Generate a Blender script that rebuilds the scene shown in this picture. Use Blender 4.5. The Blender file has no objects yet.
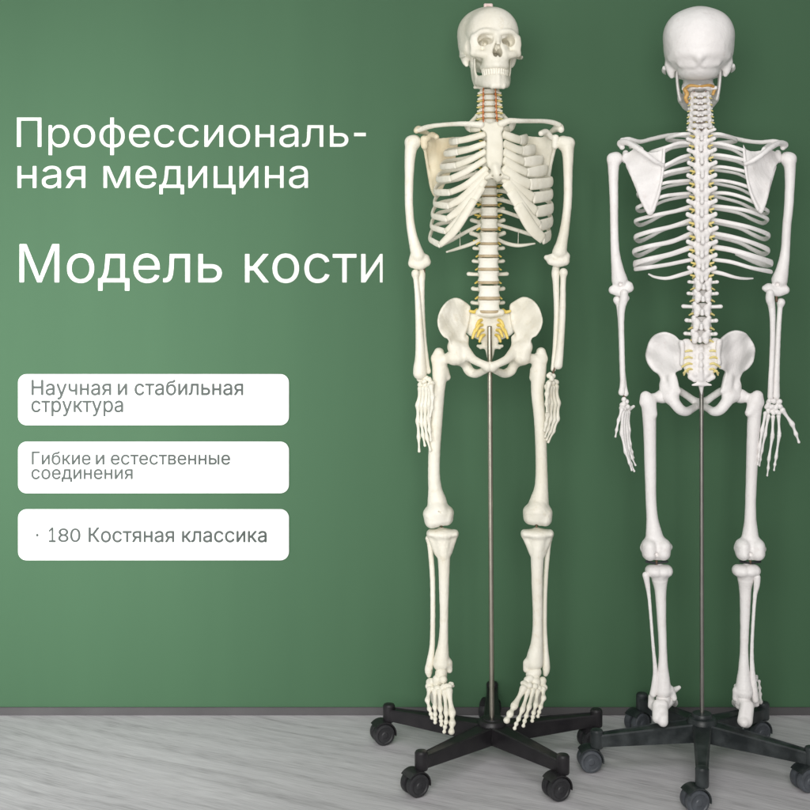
import bpy, bmesh, math, random
import numpy as np
from mathutils import Vector, Matrix

random.seed(4)
rng = np.random.default_rng(7)
SC = bpy.context.scene
COL = SC.collection
R = math.radians

# ------------------------------------------------------------------ camera
F_PX = 1284.0            # focal length in photo pixels (photo is 810 wide)
EYE = 1.15               # eye height
HOR = 264.0              # horizon row in the photo
cam_d = bpy.data.cameras.new('camera')
cam = bpy.data.objects.new('camera', cam_d)
COL.objects.link(cam)
cam.location = (0, 0, EYE)
cam.rotation_euler = (R(90), 0, 0)
cam_d.sensor_width = 36
cam_d.lens = 36 * F_PX / 810
cam_d.shift_y = -(405 - HOR) / 810
cam_d.clip_start = 0.05
cam_d.clip_end = 100
SC.camera = cam

# ------------------------------------------------------------------ world and lamps (indoor studio)
w = bpy.data.worlds.new('World')
SC.world = w
w.use_nodes = True
bg = w.node_tree.nodes['Background']
bg.inputs[0].default_value = (1.0, 1.0, 1.0, 1)
bg.inputs[1].default_value = 0.23


def area(name, loc, target, size, power, color=(1, 1, 1), size_y=None):
    d = bpy.data.lights.new(name, 'AREA')
    d.energy = power
    d.color = color
    d.shape = 'RECTANGLE'
    d.size = size
    d.size_y = size_y or size
    o = bpy.data.objects.new(name, d)
    COL.objects.link(o)
    o.location = loc
    o.rotation_euler = (Vector(target) - Vector(loc)).to_track_quat('-Z', 'Y').to_euler()
    return o


area('key_softbox', (-0.15, -0.3, 1.45), (0.4, 3.0, 0.8), 1.5, 74, (1.0, 0.985, 0.96))
ls = area('wall_gradient_lamp', (-1.2, 1.6, 0.95), (-1.0, 3.27, 0.8), 0.9, 13.5, (1.0, 1.0, 1.0), 1.8)  # unseen lamp added to brighten the left of the wall
ls.data.spread = R(88)
area('floor_softbox', (0.4, 1.2, 3.2), (0.4, 2.6, 0.0), 1.6, 16)

SC.view_settings.view_transform = 'Standard'
SC.view_settings.look = 'None'
SC.view_settings.exposure = 0
SC.view_settings.gamma = 1
SC.render.engine = 'CYCLES'
SC.cycles.use_denoising = True
SC.cycles.max_bounces = 6


# ------------------------------------------------------------------ helpers: objects
def tag(o, label=None, cat=None, group=None, kind=None):
    if label: o['label'] = label
    if cat: o['category'] = cat
    if group: o['group'] = group
    if kind: o['kind'] = kind
    return o


def empty(name, loc):
    o = bpy.data.objects.new(name, None)
    o.empty_display_size = 0.05
    o.location = loc
    COL.objects.link(o)
    return o


def link(name, me, mat=None, parent=None, loc=None):
    o = bpy.data.objects.new(name, me)
    COL.objects.link(o)
    if mat is not None and not me.materials:
        me.materials.append(mat)
    if parent is not None:
        o.parent = parent
    if loc is not None:
        o.location = loc
    return o


def mesh_np(name, V, F, smooth=True):
    me = bpy.data.meshes.new(name)
    V = np.asarray(V, np.float32)
    F = np.asarray(F, np.int32)
    n = F.shape[1]
    me.vertices.add(len(V))
    me.vertices.foreach_set('co', V.ravel())
    me.loops.add(F.size)
    me.loops.foreach_set('vertex_index', F.ravel())
    me.polygons.add(len(F))
    me.polygons.foreach_set('loop_start', np.arange(0, F.size, n, dtype=np.int32))
    me.polygons.foreach_set('loop_total', np.full(len(F), n, np.int32))
    me.polygons.foreach_set('use_smooth', np.full(len(F), smooth))
    me.update(calc_edges=True)
    me.validate()
    return me


# ------------------------------------------------------------------ helpers: signed-distance modelling
OFF8 = [(i, j, k) for i in (0, 1) for j in (0, 1) for k in (0, 1)]
EDGES = [(a, b) for a in OFF8 for b in OFF8 if sum(abs(a[i] - b[i]) for i in range(3)) == 1 and a < b]


def surface_nets(V, lo, h):
    ins = V < 0
    nx, ny, nz = V.shape
    cnt = np.zeros((nx - 1, ny - 1, nz - 1), np.int8)
    for i, j, k in OFF8:
        cnt += ins[i:nx - 1 + i, j:ny - 1 + j, k:nz - 1 + k]
    act = (cnt > 0) & (cnt < 8)
    idx = np.argwhere(act)
    ids = np.full(act.shape, -1, np.int32)
    ids[act] = np.arange(len(idx))
    acc = np.zeros((len(idx), 3), np.float32)
    num = np.zeros(len(idx), np.float32)
    for a, b in EDGES:
        ia = idx + np.array(a)
        ib = idx + np.array(b)
        va = V[ia[:, 0], ia[:, 1], ia[:, 2]]
        vb = V[ib[:, 0], ib[:, 1], ib[:, 2]]
        m = (va < 0) != (vb < 0)
        t = np.where(m, va / np.where(m, va - vb, 1), 0)
        p = np.array(a, np.float32) + t[:, None] * (np.array(b, np.float32) - np.array(a, np.float32))
        acc += np.where(m[:, None], p, 0)
        num += m
    pos = (idx + acc / num[:, None]) * h + np.asarray(lo)
    faces = []
    for ax in range(3):
        u, v = [(1, 2), (2, 0), (0, 1)][ax]
        s0 = [slice(None)] * 3; s1 = [slice(None)] * 3
        s0[ax] = slice(0, -1); s1[ax] = slice(1, None)
        A = ins[tuple(s0)]; B = ins[tuple(s1)]
        e = np.argwhere(A != B)
        e = e[(e[:, u] > 0) & (e[:, v] > 0) & (e[:, u] < V.shape[u] - 1) & (e[:, v] < V.shape[v] - 1)]
        if not len(e):
            continue
        sgn = A[e[:, 0], e[:, 1], e[:, 2]]
        du = np.zeros(3, int); du[u] = 1
        dv = np.zeros(3, int); dv[v] = 1
        q = [e - du - dv, e - dv, e, e - du]
        q = np.stack([ids[c[:, 0], c[:, 1], c[:, 2]] for c in q], 1)
        q[~sgn] = q[~sgn][:, ::-1]
        faces.append(q)
    return pos, np.concatenate(faces)


def catmull(P, n=4):
    P = np.asarray(P, float)
    if len(P) < 3:
        return P
    Q = np.vstack([2 * P[0] - P[1], P, 2 * P[-1] - P[-2]])
    out = []
    for i in range(1, len(Q) - 2):
        for t in np.linspace(0, 1, n, endpoint=False):
            a, b, c, d = Q[i - 1], Q[i], Q[i + 1], Q[i + 2]
            out.append(0.5 * (2 * b + (c - a) * t + (2 * a - 5 * b + 4 * c - d) * t * t + (3 * b - a - 3 * c + d) * t ** 3))
    out.append(Q[-2])
    return np.array(out)


class Solid:
    """A solid built by smooth union / subtraction of strokes, ellipsoids and curved plates (metres, local)."""
    def __init__(self, h=0.002, rough=0.0004):
        self.h = h
        self.ops = []
        self.rough = rough

    def stroke(self, pts, k=0.004, fy=1.0, sub=False, n=4):
        P = catmull(pts, n)                       # rows x, y, z, r
        P[:, 3] = np.maximum(P[:, 3], 0.0004)
        rr = P[:, 3:4] * np.array([[1, max(fy, 1), 1]])
        lo = (P[:, :3] - rr).min(0); hi = (P[:, :3] + rr).max(0)

        def f(X, Y, Z, lo_, h):
            D = np.full(np.broadcast_shapes(X.shape, Y.shape, Z.shape), 0.03, np.float32)
            nn = D.shape
            segs = zip(P[:-1], P[1:]) if len(P) > 1 else [(P[0], P[0])]
            for a, b in segs:
                pad = max(a[3], b[3]) * max(fy, 1) + 0.012
                l = np.minimum(a[:3], b[:3]) - pad
                u = np.maximum(a[:3], b[:3]) + pad
                i0 = np.clip(np.floor((l - lo_) / h).astype(int), 0, np.array(nn) - 1)
                i1 = np.clip(np.ceil((u - lo_) / h).astype(int) + 1, 1, np.array(nn))
                sl = tuple(slice(i0[c], max(i1[c], i0[c] + 1)) for c in range(3))
                x = X[sl[0]]; y = Y[:, sl[1]] / fy; z = Z[:, :, sl[2]]
                ax, ay, az = a[0], a[1] / fy, a[2]
                d = np.array([b[0] - ax, b[1] / fy - ay, b[2] - az])
                L = float(d @ d)
                px, py, pz = x - ax, y - ay, z - az
                t = np.clip((px * d[0] + py * d[1] + pz * d[2]) / L, 0, 1) if L > 1e-12 else 0.0
                dist = np.sqrt((px - t * d[0]) ** 2 + (py - t * d[1]) ** 2 + (pz - t * d[2]) ** 2) - (a[3] + t * (b[3] - a[3]))
                D[sl] = np.minimum(D[sl], dist * min(fy, 1.0))
            return D
        self.ops.append((f, lo, hi, k, sub))
        return self

    def ell(self, c, r, rot=(0, 0, 0), k=0.004, sub=False):
        c = np.asarray(c, float); r = np.asarray(r, float)
        from mathutils import Euler
        M = np.array(Euler(rot).to_matrix())
        ext = np.sqrt(((M * r[None, :]) ** 2).sum(1))

        def f(X, Y, Z, lo_, h):
            x, y, z = X - c[0], Y - c[1], Z - c[2]
            q = [M[0, i] * x + M[1, i] * y + M[2, i] * z for i in range(3)]
            k0 = np.sqrt(sum((q[i] / r[i]) ** 2 for i in range(3)))
            k1 = np.sqrt(sum((q[i] / r[i] ** 2) ** 2 for i in range(3)))
            return (k0 * (k0 - 1.0) / np.maximum(k1, 1e-6)).astype(np.float32)
        self.ops.append((f, c - ext, c + ext, k, sub))
        return self

    def plate(self, poly, ctrl, th, k=0.004, sub=False, rim=(0, 1)):
        """poly: (x,z) outline; ctrl: (x,y,z) points the sheet passes near; th: thickness."""
        poly = catmull(np.vstack([poly, poly[:1]]), 3)[:-1]
        ctrl = np.asarray(ctrl, float)
        y0, y1 = ctrl[:, 1].min(), ctrl[:, 1].max()
        lo = np.array([poly[:, 0].min(), y0 - th - rim[0], poly[:, 1].min()])
        hi = np.array([poly[:, 0].max(), y1 + th + rim[0], poly[:, 1].max()])

        def f(X, Y, Z, lo_, h):
            x = X[:, :, :]; z = Z
            x2 = np.broadcast_to(x[:, 0, :], (X.shape[0], Z.shape[2])).astype(float)
            z2 = np.broadcast_to(z[0, 0, :][None, :], x2.shape).astype(float)
            d = np.full(x2.shape, 1e9); s = np.ones(x2.shape)
            n = len(poly)
            for i in range(n):
                a = poly[i]; b = poly[i - 1]
                ex, ez = b - a
                wx, wz = x2 - a[0], z2 - a[1]
                t = np.clip((wx * ex + wz * ez) / (ex * ex + ez * ez + 1e-12), 0, 1)
                d = np.minimum(d, (wx - ex * t) ** 2 + (wz - ez * t) ** 2)
                c1 = z2 >= a[1]; c2 = z2 < b[1]; c3 = ex * wz > ez * wx
                flip = (c1 & c2 & c3) | (~c1 & ~c2 & ~c3)
                s = np.where(flip, -s, s)
            d2 = s * np.sqrt(d)
            W = 0; S = 0
            for cx, cy, cz in ctrl:
                q = 1.0 / (((x2 - cx) ** 2 + (z2 - cz) ** 2) + 4e-4) ** 1.5
                W = W + q; S = S + q * cy
            Dm = S / W
            gx, gz = np.gradient(Dm, h) if min(Dm.shape) > 1 else (0, 0)
            c = 1 / np.sqrt(1 + gx ** 2 + gz ** 2)
            yd = (np.abs(Y - Dm[:, None, :]) * c[:, None, :] - th / 2 - (rim[0] * np.exp(-(d2 / rim[1]) ** 2))[:, None, :])
            a = d2[:, None, :]; b = yd
            kk = th * 0.7
            hh = np.clip(0.5 + 0.5 * (a - b) / kk, 0, 1)
            return (b * (1 - hh) + a * hh + kk * hh * (1 - hh)).astype(np.float32)
        self.ops.append((f, lo, hi, k, sub))
        return self

    def column(self, c, rx, ry, hh, waist=0.12, k=0.002, nx=2.4):
        """upright oval drum with a drawn-in waist (a vertebral body)"""
        c = np.asarray(c, float)

        def f(X, Y, Z, lo_, h):
            x, y, z = np.abs(X - c[0]) / rx, np.abs(Y - c[1]) / ry, Z - c[2]
            q = (x ** nx + y ** nx) ** (1 / nx)
            a = (q - 1 + waist * (1 - np.clip(z / hh, -1, 1) ** 2)) * min(rx, ry)
            b = np.abs(z) - hh
            kk = 0.003
            t = np.clip(0.5 + 0.5 * (a - b) / kk, 0, 1)
            return (b * (1 - t) + a * t + kk * t * (1 - t) + 0 * Y).astype(np.float32)
        self.ops.append((f, c - np.array([rx, ry, hh]), c + np.array([rx, ry, hh]), k, False))
        return self

    def mesh(self, name):
        h = self.h
        adds = [o for o in self.ops if not o[4]]
        lo = np.min([o[1] for o in adds], 0) - 4 * h - 0.002
        hi = np.max([o[2] for o in adds], 0) + 4 * h + 0.002
        n = np.ceil((hi - lo) / h).astype(int) + 1
        ax = [(lo[i] + h * np.arange(n[i])).astype(np.float32) for i in range(3)]
        V = np.full(tuple(n), 0.03, np.float32)
        for f, l, u, k, sub in self.ops:
            pad = k + 4 * h + 0.004
            i0 = np.clip(np.floor((l - pad - lo) / h).astype(int), 0, n - 1)
            i1 = np.clip(np.ceil((u + pad - lo) / h).astype(int) + 1, i0 + 1, n)
            sl = tuple(slice(i0[c], i1[c]) for c in range(3))
            X = ax[0][sl[0]][:, None, None]; Y = ax[1][sl[1]][None, :, None]; Z = ax[2][sl[2]][None, None, :]
            B = f(X, Y, Z, lo + i0 * h, h)
            A = V[sl]
            if sub:
                B = -B
                t = np.clip(0.5 - 0.5 * (B - A) / k, 0, 1)
                V[sl] = B * (1 - t) + A * t + k * t * (1 - t)
            else:
                t = np.clip(0.5 + 0.5 * (B - A) / k, 0, 1)
                V[sl] = B * (1 - t) + A * t - k * t * (1 - t)
        if self.rough:
            X = ax[0][:, None, None]; Y = ax[1][None, :, None]; Z = ax[2][None, None, :]
            for fr in (180, 420, 900):
                a = rng.normal(size=3); b = rng.normal(size=3); p = rng.uniform(0, 6, 2)
                V += np.float32(self.rough * 60 / (fr + 60)) * np.sin(fr * (a[0] * X + a[1] * Y + a[2] * Z) + p[0]) \
                    * np.sin(fr * 0.8 * (b[0] * X + b[1] * Y + b[2] * Z) + p[1])
        V[0] = V[-1] = 0.03; V[:, 0] = V[:, -1] = 0.03; V[:, :, 0] = V[:, :, -1] = 0.03
        P, F = surface_nets(V, lo, h)
        return mesh_np(name, P, F)


def sweep(name, pts, seg=6, m=10, up=(0, 0, 1)):
    """tube with oval section along a curve; rows x, y, z, half_height, half_thickness"""
    P = catmull(pts, seg)
    C = P[:, :3]
    T = np.gradient(C, axis=0)
    T /= np.linalg.norm(T, axis=1)[:, None] + 1e-9
    up = np.asarray(up, float)
    V = []; F = []
    n = len(C)
    for i in range(n):
        u = up - T[i] * (up @ T[i])
        u /= np.linalg.norm(u) + 1e-9
        s = np.cross(T[i], u)
        for j in range(m):
            a = 2 * math.pi * j / m
            ca, sa = math.cos(a), math.sin(a)
            V.append(C[i] + u * ca * P[i, 3] + s * sa * P[i, 4])
    for i in range(n - 1):
        for j in range(m):
            k = (j + 1) % m
            F.append((i * m + j, i * m + k, (i + 1) * m + k, (i + 1) * m + j))
    V += [C[0] - T[0] * P[0, 4] * 0.8, C[-1] + T[-1] * P[-1, 4] * 0.8]
    a, b = n * m, n * m + 1
    for j in range(m):
        k = (j + 1) % m
        F.append((a, k, j, a))
        F.append((b, (n - 1) * m + j, (n - 1) * m + k, b))
    me = bpy.data.meshes.new(name)
    me.from_pydata([tuple(v) for v in V], [], [f if f[0] != f[3] else f[:3] for f in F])
    me.polygons.foreach_set('use_smooth', np.full(len(F), True))
    me.update()
    return me


# ------------------------------------------------------------------ materials
def nmat(name):
    m = bpy.data.materials.new(name)
    m.use_nodes = True
    nt = m.node_tree
    return m, nt, nt.nodes['Principled BSDF'], nt.nodes.new('ShaderNodeTexCoord')


def noise(nt, tc, scale, detail=4, out='Object', vec=None):
    n = nt.nodes.new('ShaderNodeTexNoise')
    n.inputs['Scale'].default_value = scale
    n.inputs['Detail'].default_value = detail
    nt.links.new(vec if vec is not None else tc.outputs[out], n.inputs['Vector'])
    return n


def ramp(nt, src, stops):
    r = nt.nodes.new('ShaderNodeValToRGB')
    el = r.color_ramp.elements
    while len(el) < len(stops):
        el.new(0.5)
    for e, (p, c) in zip(el, stops):
        e.position = p
        e.color = (*c, 1)
    nt.links.new(src, r.inputs['Fac'])
    return r


def bump(nt, p, src, strength, dist):
    b = nt.nodes.new('ShaderNodeBump')
    b.inputs['Strength'].default_value = strength
    b.inputs['Distance'].default_value = dist
    nt.links.new(src, b.inputs['Height'])
    nt.links.new(b.outputs['Normal'], p.inputs['Normal'])


def mottled(name, c1, c2, scale=14, rough=0.5, bstr=0.25, bdist=0.001, bscale=160, spec=0.4):
    m, nt, p, tc = nmat(name)
    n = noise(nt, tc, scale, 5)
    r = ramp(nt, n.outputs['Fac'], [(0.35, c1), (0.68, c2)])
    nt.links.new(r.outputs['Color'], p.inputs['Base Color'])
    p.inputs['Roughness'].default_value = rough
    p.inputs['Specular IOR Level'].default_value = spec
    if bstr:
        bump(nt, p, noise(nt, tc, bscale, 3).outputs['Fac'], bstr, bdist)
    return m


def bone_material(name, c1, c2, stain):
    """moulded plastic bone: mottled ground, faint stains, grain and pores"""
    m, nt, p, tc = nmat(name)
    n = noise(nt, tc, 11, 6)
    r = ramp(nt, n.outputs['Fac'], [(0.33, c1), (0.66, c2)])
    n2 = noise(nt, tc, 46, 8)
    n2.inputs['Roughness'].default_value = 0.7
    r2 = ramp(nt, n2.outputs['Fac'], [(0.56, (0, 0, 0)), (0.78, (1, 1, 1))])
    mx = nt.nodes.new('ShaderNodeMix')
    mx.data_type = 'RGBA'
    nt.links.new(r2.outputs['Color'], mx.inputs['Factor'])
    nt.links.new(r.outputs['Color'], mx.inputs['A'])
    mx.inputs['B'].default_value = (*stain, 1)
    nt.links.new(mx.outputs['Result'], p.inputs['Base Color'])
    rr = ramp(nt, n2.outputs['Fac'], [(0.3, (0.36,) * 3), (0.7, (0.58,) * 3)])
    nt.links.new(rr.outputs['Color'], p.inputs['Roughness'])
    p.inputs['Specular IOR Level'].default_value = 0.35
    b1 = nt.nodes.new('ShaderNodeBump')
    b1.inputs['Strength'].default_value = 0.35
    b1.inputs['Distance'].default_value = 0.004
    nt.links.new(noise(nt, tc, 70, 4).outputs['Fac'], b1.inputs['Height'])
    b2 = nt.nodes.new('ShaderNodeBump')
    b2.inputs['Strength'].default_value = 0.3
    b2.inputs['Distance'].default_value = 0.001
    nt.links.new(noise(nt, tc, 260, 3).outputs['Fac'], b2.inputs['Height'])
    nt.links.new(b1.outputs['Normal'], b2.inputs['Normal'])
    nt.links.new(b2.outputs['Normal'], p.inputs['Normal'])
    return m


M_BONE_F = bone_material('ivory_bone', (0.79, 0.75, 0.63), (0.87, 0.84, 0.745), (0.70, 0.63, 0.48))
M_BONE_B = bone_material('pale_pink_bone', (0.845, 0.81, 0.795), (0.90, 0.875, 0.86), (0.76, 0.70, 0.675))
M_TAN_F = mottled('yellowed_bone', (0.68, 0.58, 0.40), (0.78, 0.71, 0.54), 22)
M_CART_F = mottled('cartilage_cream', (0.74, 0.70, 0.575), (0.82, 0.785, 0.665), 30, 0.4)
M_RIB_F = bone_material('rib_ivory', (0.85, 0.81, 0.69), (0.90, 0.86, 0.755), (0.76, 0.69, 0.55))
M_DISC = mottled('disc_tan', (0.46, 0.36, 0.22), (0.58, 0.47, 0.31), 60, 0.5)
M_DISC_B = mottled('disc_tan_pale', (0.52, 0.42, 0.34), (0.62, 0.52, 0.44), 60, 0.5)
M_NERVE = mottled('nerve_yellow', (0.72, 0.52, 0.09), (0.82, 0.65, 0.20), 60, 0.4)
M_NERVE_P = mottled('nerve_pale_yellow', (0.78, 0.64, 0.22), (0.84, 0.74, 0.36), 60, 0.4)
M_ARTERY = mottled('artery_orange', (0.62, 0.17, 0.05), (0.72, 0.28, 0.09), 60, 0.35)
M_TEETH = mottled('tooth_enamel', (0.82, 0.78, 0.66), (0.87, 0.84, 0.74), 120, 0.3)
M_BLACK = mottled('black_plastic', (0.012, 0.011, 0.013), (0.022, 0.02, 0.022), 30, 0.42, 0.15, 0.0006, 500)
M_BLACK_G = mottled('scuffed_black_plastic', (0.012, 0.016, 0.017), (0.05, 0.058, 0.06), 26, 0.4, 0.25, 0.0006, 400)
M_TYRE = mottled('dark_nylon', (0.016, 0.016, 0.018), (0.035, 0.035, 0.038), 40, 0.5, 0.2, 0.0006, 300)
M_TYRE_G = mottled('grey_nylon', (0.05, 0.056, 0.064), (0.095, 0.105, 0.12), 40, 0.45, 0.2, 0.0006, 300)
M_WIRE = mottled('steel_wire', (0.55, 0.52, 0.47), (0.68, 0.65, 0.6), 80, 0.3)
M_OCHRE = mottled('ochre_vessel', (0.55, 0.28, 0.07), (0.72, 0.46, 0.16), 90, 0.4)
M_PIN = mottled('brown_pin', (0.10, 0.055, 0.03), (0.2, 0.13, 0.08), 60, 0.4)
M_HOOK = mottled('pink_plastic', (0.72, 0.55, 0.52), (0.8, 0.66, 0.63), 80, 0.4)


def metal(name, c, rough):
    m, nt, p, tc = nmat(name)
    n = noise(nt, tc, 40, 3)
    r = ramp(nt, n.outputs['Fac'], [(0.3, tuple(v * 0.85 for v in c)), (0.7, c)])
    nt.links.new(r.outputs['Color'], p.inputs['Base Color'])
    p.inputs['Metallic'].default_value = 1
    p.inputs['Roughness'].default_value = rough
    return m


M_STEEL = metal('polished_steel', (0.46, 0.43, 0.36), 0.34)
M_STEEL_B = metal('brushed_steel', (0.36, 0.35, 0.32), 0.36)

# ------------------------------------------------------------------ the setting: floor, wall, skirting
WALL_Y = 3.275


def at(px, py, y):
    """point seen at photo pixel (px, py) at depth y"""
    return Vector(((px - 405) / F_PX * y, y, EYE - (py - HOR) / F_PX * y))


def box_mesh(name, lo, hi, bev=0.0):
    bm = bmesh.new()
    bmesh.ops.create_cube(bm, size=1)
    for v in bm.verts:
        v.co = Vector([(lo[i] + hi[i]) / 2 + v.co[i] * (hi[i] - lo[i]) for i in range(3)])
    if bev:
        bmesh.ops.bevel(bm, geom=bm.edges[:], offset=bev, segments=2, affect='EDGES')
    me = bpy.data.meshes.new(name)
    bm.to_mesh(me)
    bm.free()
    return me


def floor_material():
    m, nt, p, tc = nmat('grey_wood_floor')
    rot = nt.nodes.new('ShaderNodeMapping')
    rot.inputs['Rotation'].default_value = (0, 0, R(27))
    warp = noise(nt, tc, 1.3, 2)
    off = nt.nodes.new('ShaderNodeVectorMath')
    off.operation = 'MULTIPLY_ADD'
    off.inputs[1].default_value = (0.10, 0.10, 0)
    nt.links.new(warp.outputs['Color'], off.inputs[0])
    nt.links.new(tc.outputs['Object'], off.inputs[2])
    nt.links.new(off.outputs['Vector'], rot.inputs['Vector'])

    def grain(sx, sy, sc, det):
        m_ = nt.nodes.new('ShaderNodeMapping')
        m_.inputs['Scale'].default_value = (sx, sy, 1)
        nt.links.new(rot.outputs['Vector'], m_.inputs['Vector'])
        return noise(nt, tc, sc, det, vec=m_.outputs['Vector'])
    n1 = grain(1.0, 14, 2.0, 10)
    n1.inputs['Distortion'].default_value = 0.5
    n1.inputs['Roughness'].default_value = 0.66
    n2 = grain(9, 150, 2.0, 5)
    mx = nt.nodes.new('ShaderNodeMix')
    mx.inputs['Factor'].default_value = 0.42
    nt.links.new(n1.outputs['Fac'], mx.inputs['A'])
    nt.links.new(n2.outputs['Fac'], mx.inputs['B'])
    r = ramp(nt, mx.outputs['Result'], [(0.34, (0.35, 0.338, 0.352)), (0.48, (0.545, 0.528, 0.546)), (0.63, (0.67, 0.652, 0.67))])
    nt.links.new(r.outputs['Color'], p.inputs['Base Color'])
    p.inputs['Roughness'].default_value = 0.6
    p.inputs['Specular IOR Level'].default_value = 0.25
    bump(nt, p, mx.outputs['Result'], 0.12, 0.002)
    return m


def wall_material():
    m, nt, p, tc = nmat('green_wall_paint')
    mp = nt.nodes.new('ShaderNodeMapping')
    mp.inputs['Scale'].default_value = (3.5, 1, 0.35)
    nt.links.new(tc.outputs['Object'], mp.inputs['Vector'])
    n = noise(nt, tc, 1.6, 4, vec=mp.outputs['Vector'])
    r = ramp(nt, n.outputs['Fac'], [(0.3, (0.058, 0.130, 0.069)), (0.7, (0.063, 0.140, 0.074))])
    nt.links.new(r.outputs['Color'], p.inputs['Base Color'])
    p.inputs['Roughness'].default_value = 0.7
    p.inputs['Specular IOR Level'].default_value = 0.2
    bump(nt, p, noise(nt, tc, 220, 3).outputs['Fac'], 0.06, 0.0006)
    return m


bm = bmesh.new()
bmesh.ops.create_grid(bm, x_segments=1, y_segments=1, size=1)
for v in bm.verts:
    v.co = Vector((v.co.x * 4, 0.6 + v.co.y * 3.4, 0))
me = bpy.data.meshes.new('floor'); bm.to_mesh(me); bm.free()
floor = link('floor', me, floor_material())
tag(floor, 'pale grey wood grain floor at the foot of the green wall', 'floor', kind='structure')

wall = link('green_wall', box_mesh('green_wall', (-4, WALL_Y, -0.05), (4, WALL_Y + 0.12, 2.9)), wall_material())
tag(wall, 'plain matt green wall with a dark grey skirting strip, behind both skeletons', 'wall', kind='structure')
M_SKIRT = mottled('grey_skirting', (0.078, 0.075, 0.077), (0.095, 0.092, 0.094), 8, 0.6, 0.05)
skirt = link('skirting', box_mesh('skirting', (-4, WALL_Y - 0.005, 0.0005), (4, WALL_Y - 0.0005, 0.0205), 0.001), M_SKIRT, wall)

# ------------------------------------------------------------------ overlay captions, added to the wall as lettering and plaques
M_WHITE_L = mottled('caption_white', (0.70, 0.74, 0.68), (0.76, 0.79, 0.74), 30, 0.5, 0)
M_PLAQUE = mottled('caption_plaque_white', (0.86, 0.88, 0.86), (0.90, 0.91, 0.90), 6, 0.35, 0)
M_GREY_L = mottled('caption_grey', (0.055, 0.070, 0.064), (0.068, 0.084, 0.077), 30, 0.55, 0)


def glyph_loops(to, cu, text):
    """closed outlines of a line of text as arrays of points"""
    cu.body = text
    bpy.context.view_layer.update()
    dg = bpy.context.evaluated_depsgraph_get()
    c = to.evaluated_get(dg).to_curve(dg)
    loops = []
    for sp in c.splines:
        bp = sp.bezier_points
        out = []
        n = len(bp)
        for i in range(n):
            p, q = bp[i], bp[(i + 1) % n]
            A, B, C_, D = [np.array(v[:2]) for v in (p.co, p.handle_right, q.handle_left, q.co)]
            straight = np.linalg.norm((A + 2 * (D - A) / 3) - C_) + np.linalg.norm((A + (D - A) / 3) - B) < 1e-4
            for t in ([0] if straight else np.linspace(0, 1, 8, endpoint=False)):
                out.append((1 - t) ** 3 * A + 3 * (1 - t) ** 2 * t * B + 3 * (1 - t) * t * t * C_ + t ** 3 * D)
        loops.append(np.array(out))
    to.to_curve_clear() if hasattr(to, 'to_curve_clear') else None
    return loops


def coverage(loops, lo, h, nx, nz, ss=4):
    """share of each cell inside the outlines (non-zero winding), so overlapping strokes merge"""
    xs = lo[0] + h * (np.arange(nx * ss) + 0.5) / ss
    zs = lo[1] + h * (np.arange(nz * ss) + 0.5) / ss
    W = np.zeros((len(zs), len(xs) + 1), np.int32)
    for L in loops:
        M = np.roll(L, -1, 0)
        for (x0, z0), (x1, z1) in zip(L, M):
            if z0 == z1:
                continue
            sg = 1 if z1 > z0 else -1
            i = np.nonzero((zs >= min(z0, z1)) & (zs < max(z0, z1)))[0]
            x = x0 + (zs[i] - z0) / (z1 - z0) * (x1 - x0)
            np.add.at(W, (i, np.searchsorted(xs, x)), sg)
    ins = (np.cumsum(W, 1)[:, :-1] != 0).astype(np.float32)
    return ins.reshape(nz, ss, nx, ss).mean((1, 3)).T


# the figure one with its flag and foot (unit box)
ONE = [(0.0, 0.0), (1.0, 0.0), (1.0, 0.105), (0.63, 0.105), (0.63, 1.0), (0.46, 1.0), (0.02, 0.80), (0.02, 0.69), (0.44, 0.875), (0.44, 0.105), (0.0, 0.105)]
SHAPES = {'1': ONE, '-': [(0, 0.36), (1, 0.36), (1, 0.485), (0, 0.485)]}


def text_words(lines, y, depth, mat, parent, cut=None, res=60, bold=0.0):
    """lines: (text, x0, x1, cap_top, baseline) in photo pixels; each word one mesh standing proud of depth y"""
    for body, x0, x1, top, base in lines:
        cu = bpy.data.curves.new('word', 'FONT')
        cu.size = 1
        to = bpy.data.objects.new('word_source', cu)
        COL.objects.link(to)
        cap = np.vstack(glyph_loops(to, cu, 'Н'))[:, 1].max()
        a = at(x0, base, y); b = at(x1, top, y)
        sz = (b.z - a.z) / cap
        h = (b.z - a.z) / res
        for wd in [body]:
            if wd in SHAPES:
                raw = [np.array(SHAPES[wd]) * np.array([cap * 0.5, cap])]
            else:
                raw = glyph_loops(to, cu, wd)
            q = np.vstack(raw)[:, 0]
            sx = (b.x - a.x) / (q.max() - q.min())
            loops = [np.column_stack([a.x + (l[:, 0] - q.min()) * sx, a.z + l[:, 1] * sz]) for l in raw]
            P = np.vstack(loops)
            lo = P.min(0) - 3 * h
            n = np.ceil((P.max(0) + 3 * h - lo) / h).astype(int)
            cov = coverage(loops, lo, h, n[0], n[1])
            if bold and wd != '80':
                for _ in range(3):
                    for ax_ in (0, 1):
                        cov = (np.roll(cov, 1, ax_) + 2 * cov + np.roll(cov, -1, ax_)) / 4
                cov = np.clip(cov + bold, 0, 1)
            if cut is not None:
                cov[(lo[0] + h * np.arange(n[0])) > at(cut, 300, y).x] = 0
            V = np.full((n[0], 4, n[1]), 0.5, np.float32)
            V[:, 1] = V[:, 2] = 0.5 - cov
            pts, F = surface_nets(V, (lo[0] + h / 2, 0, lo[1] + h / 2), h)
            pts[:, 1] = y - np.clip(pts[:, 1] / h - 0.5, 0, 2) / 2 * depth
            me = mesh_np('word', pts - np.array(parent.location), F, False)
            link('word', me, mat, parent)
        bpy.data.objects.remove(to); bpy.data.curves.remove(cu)


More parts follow.
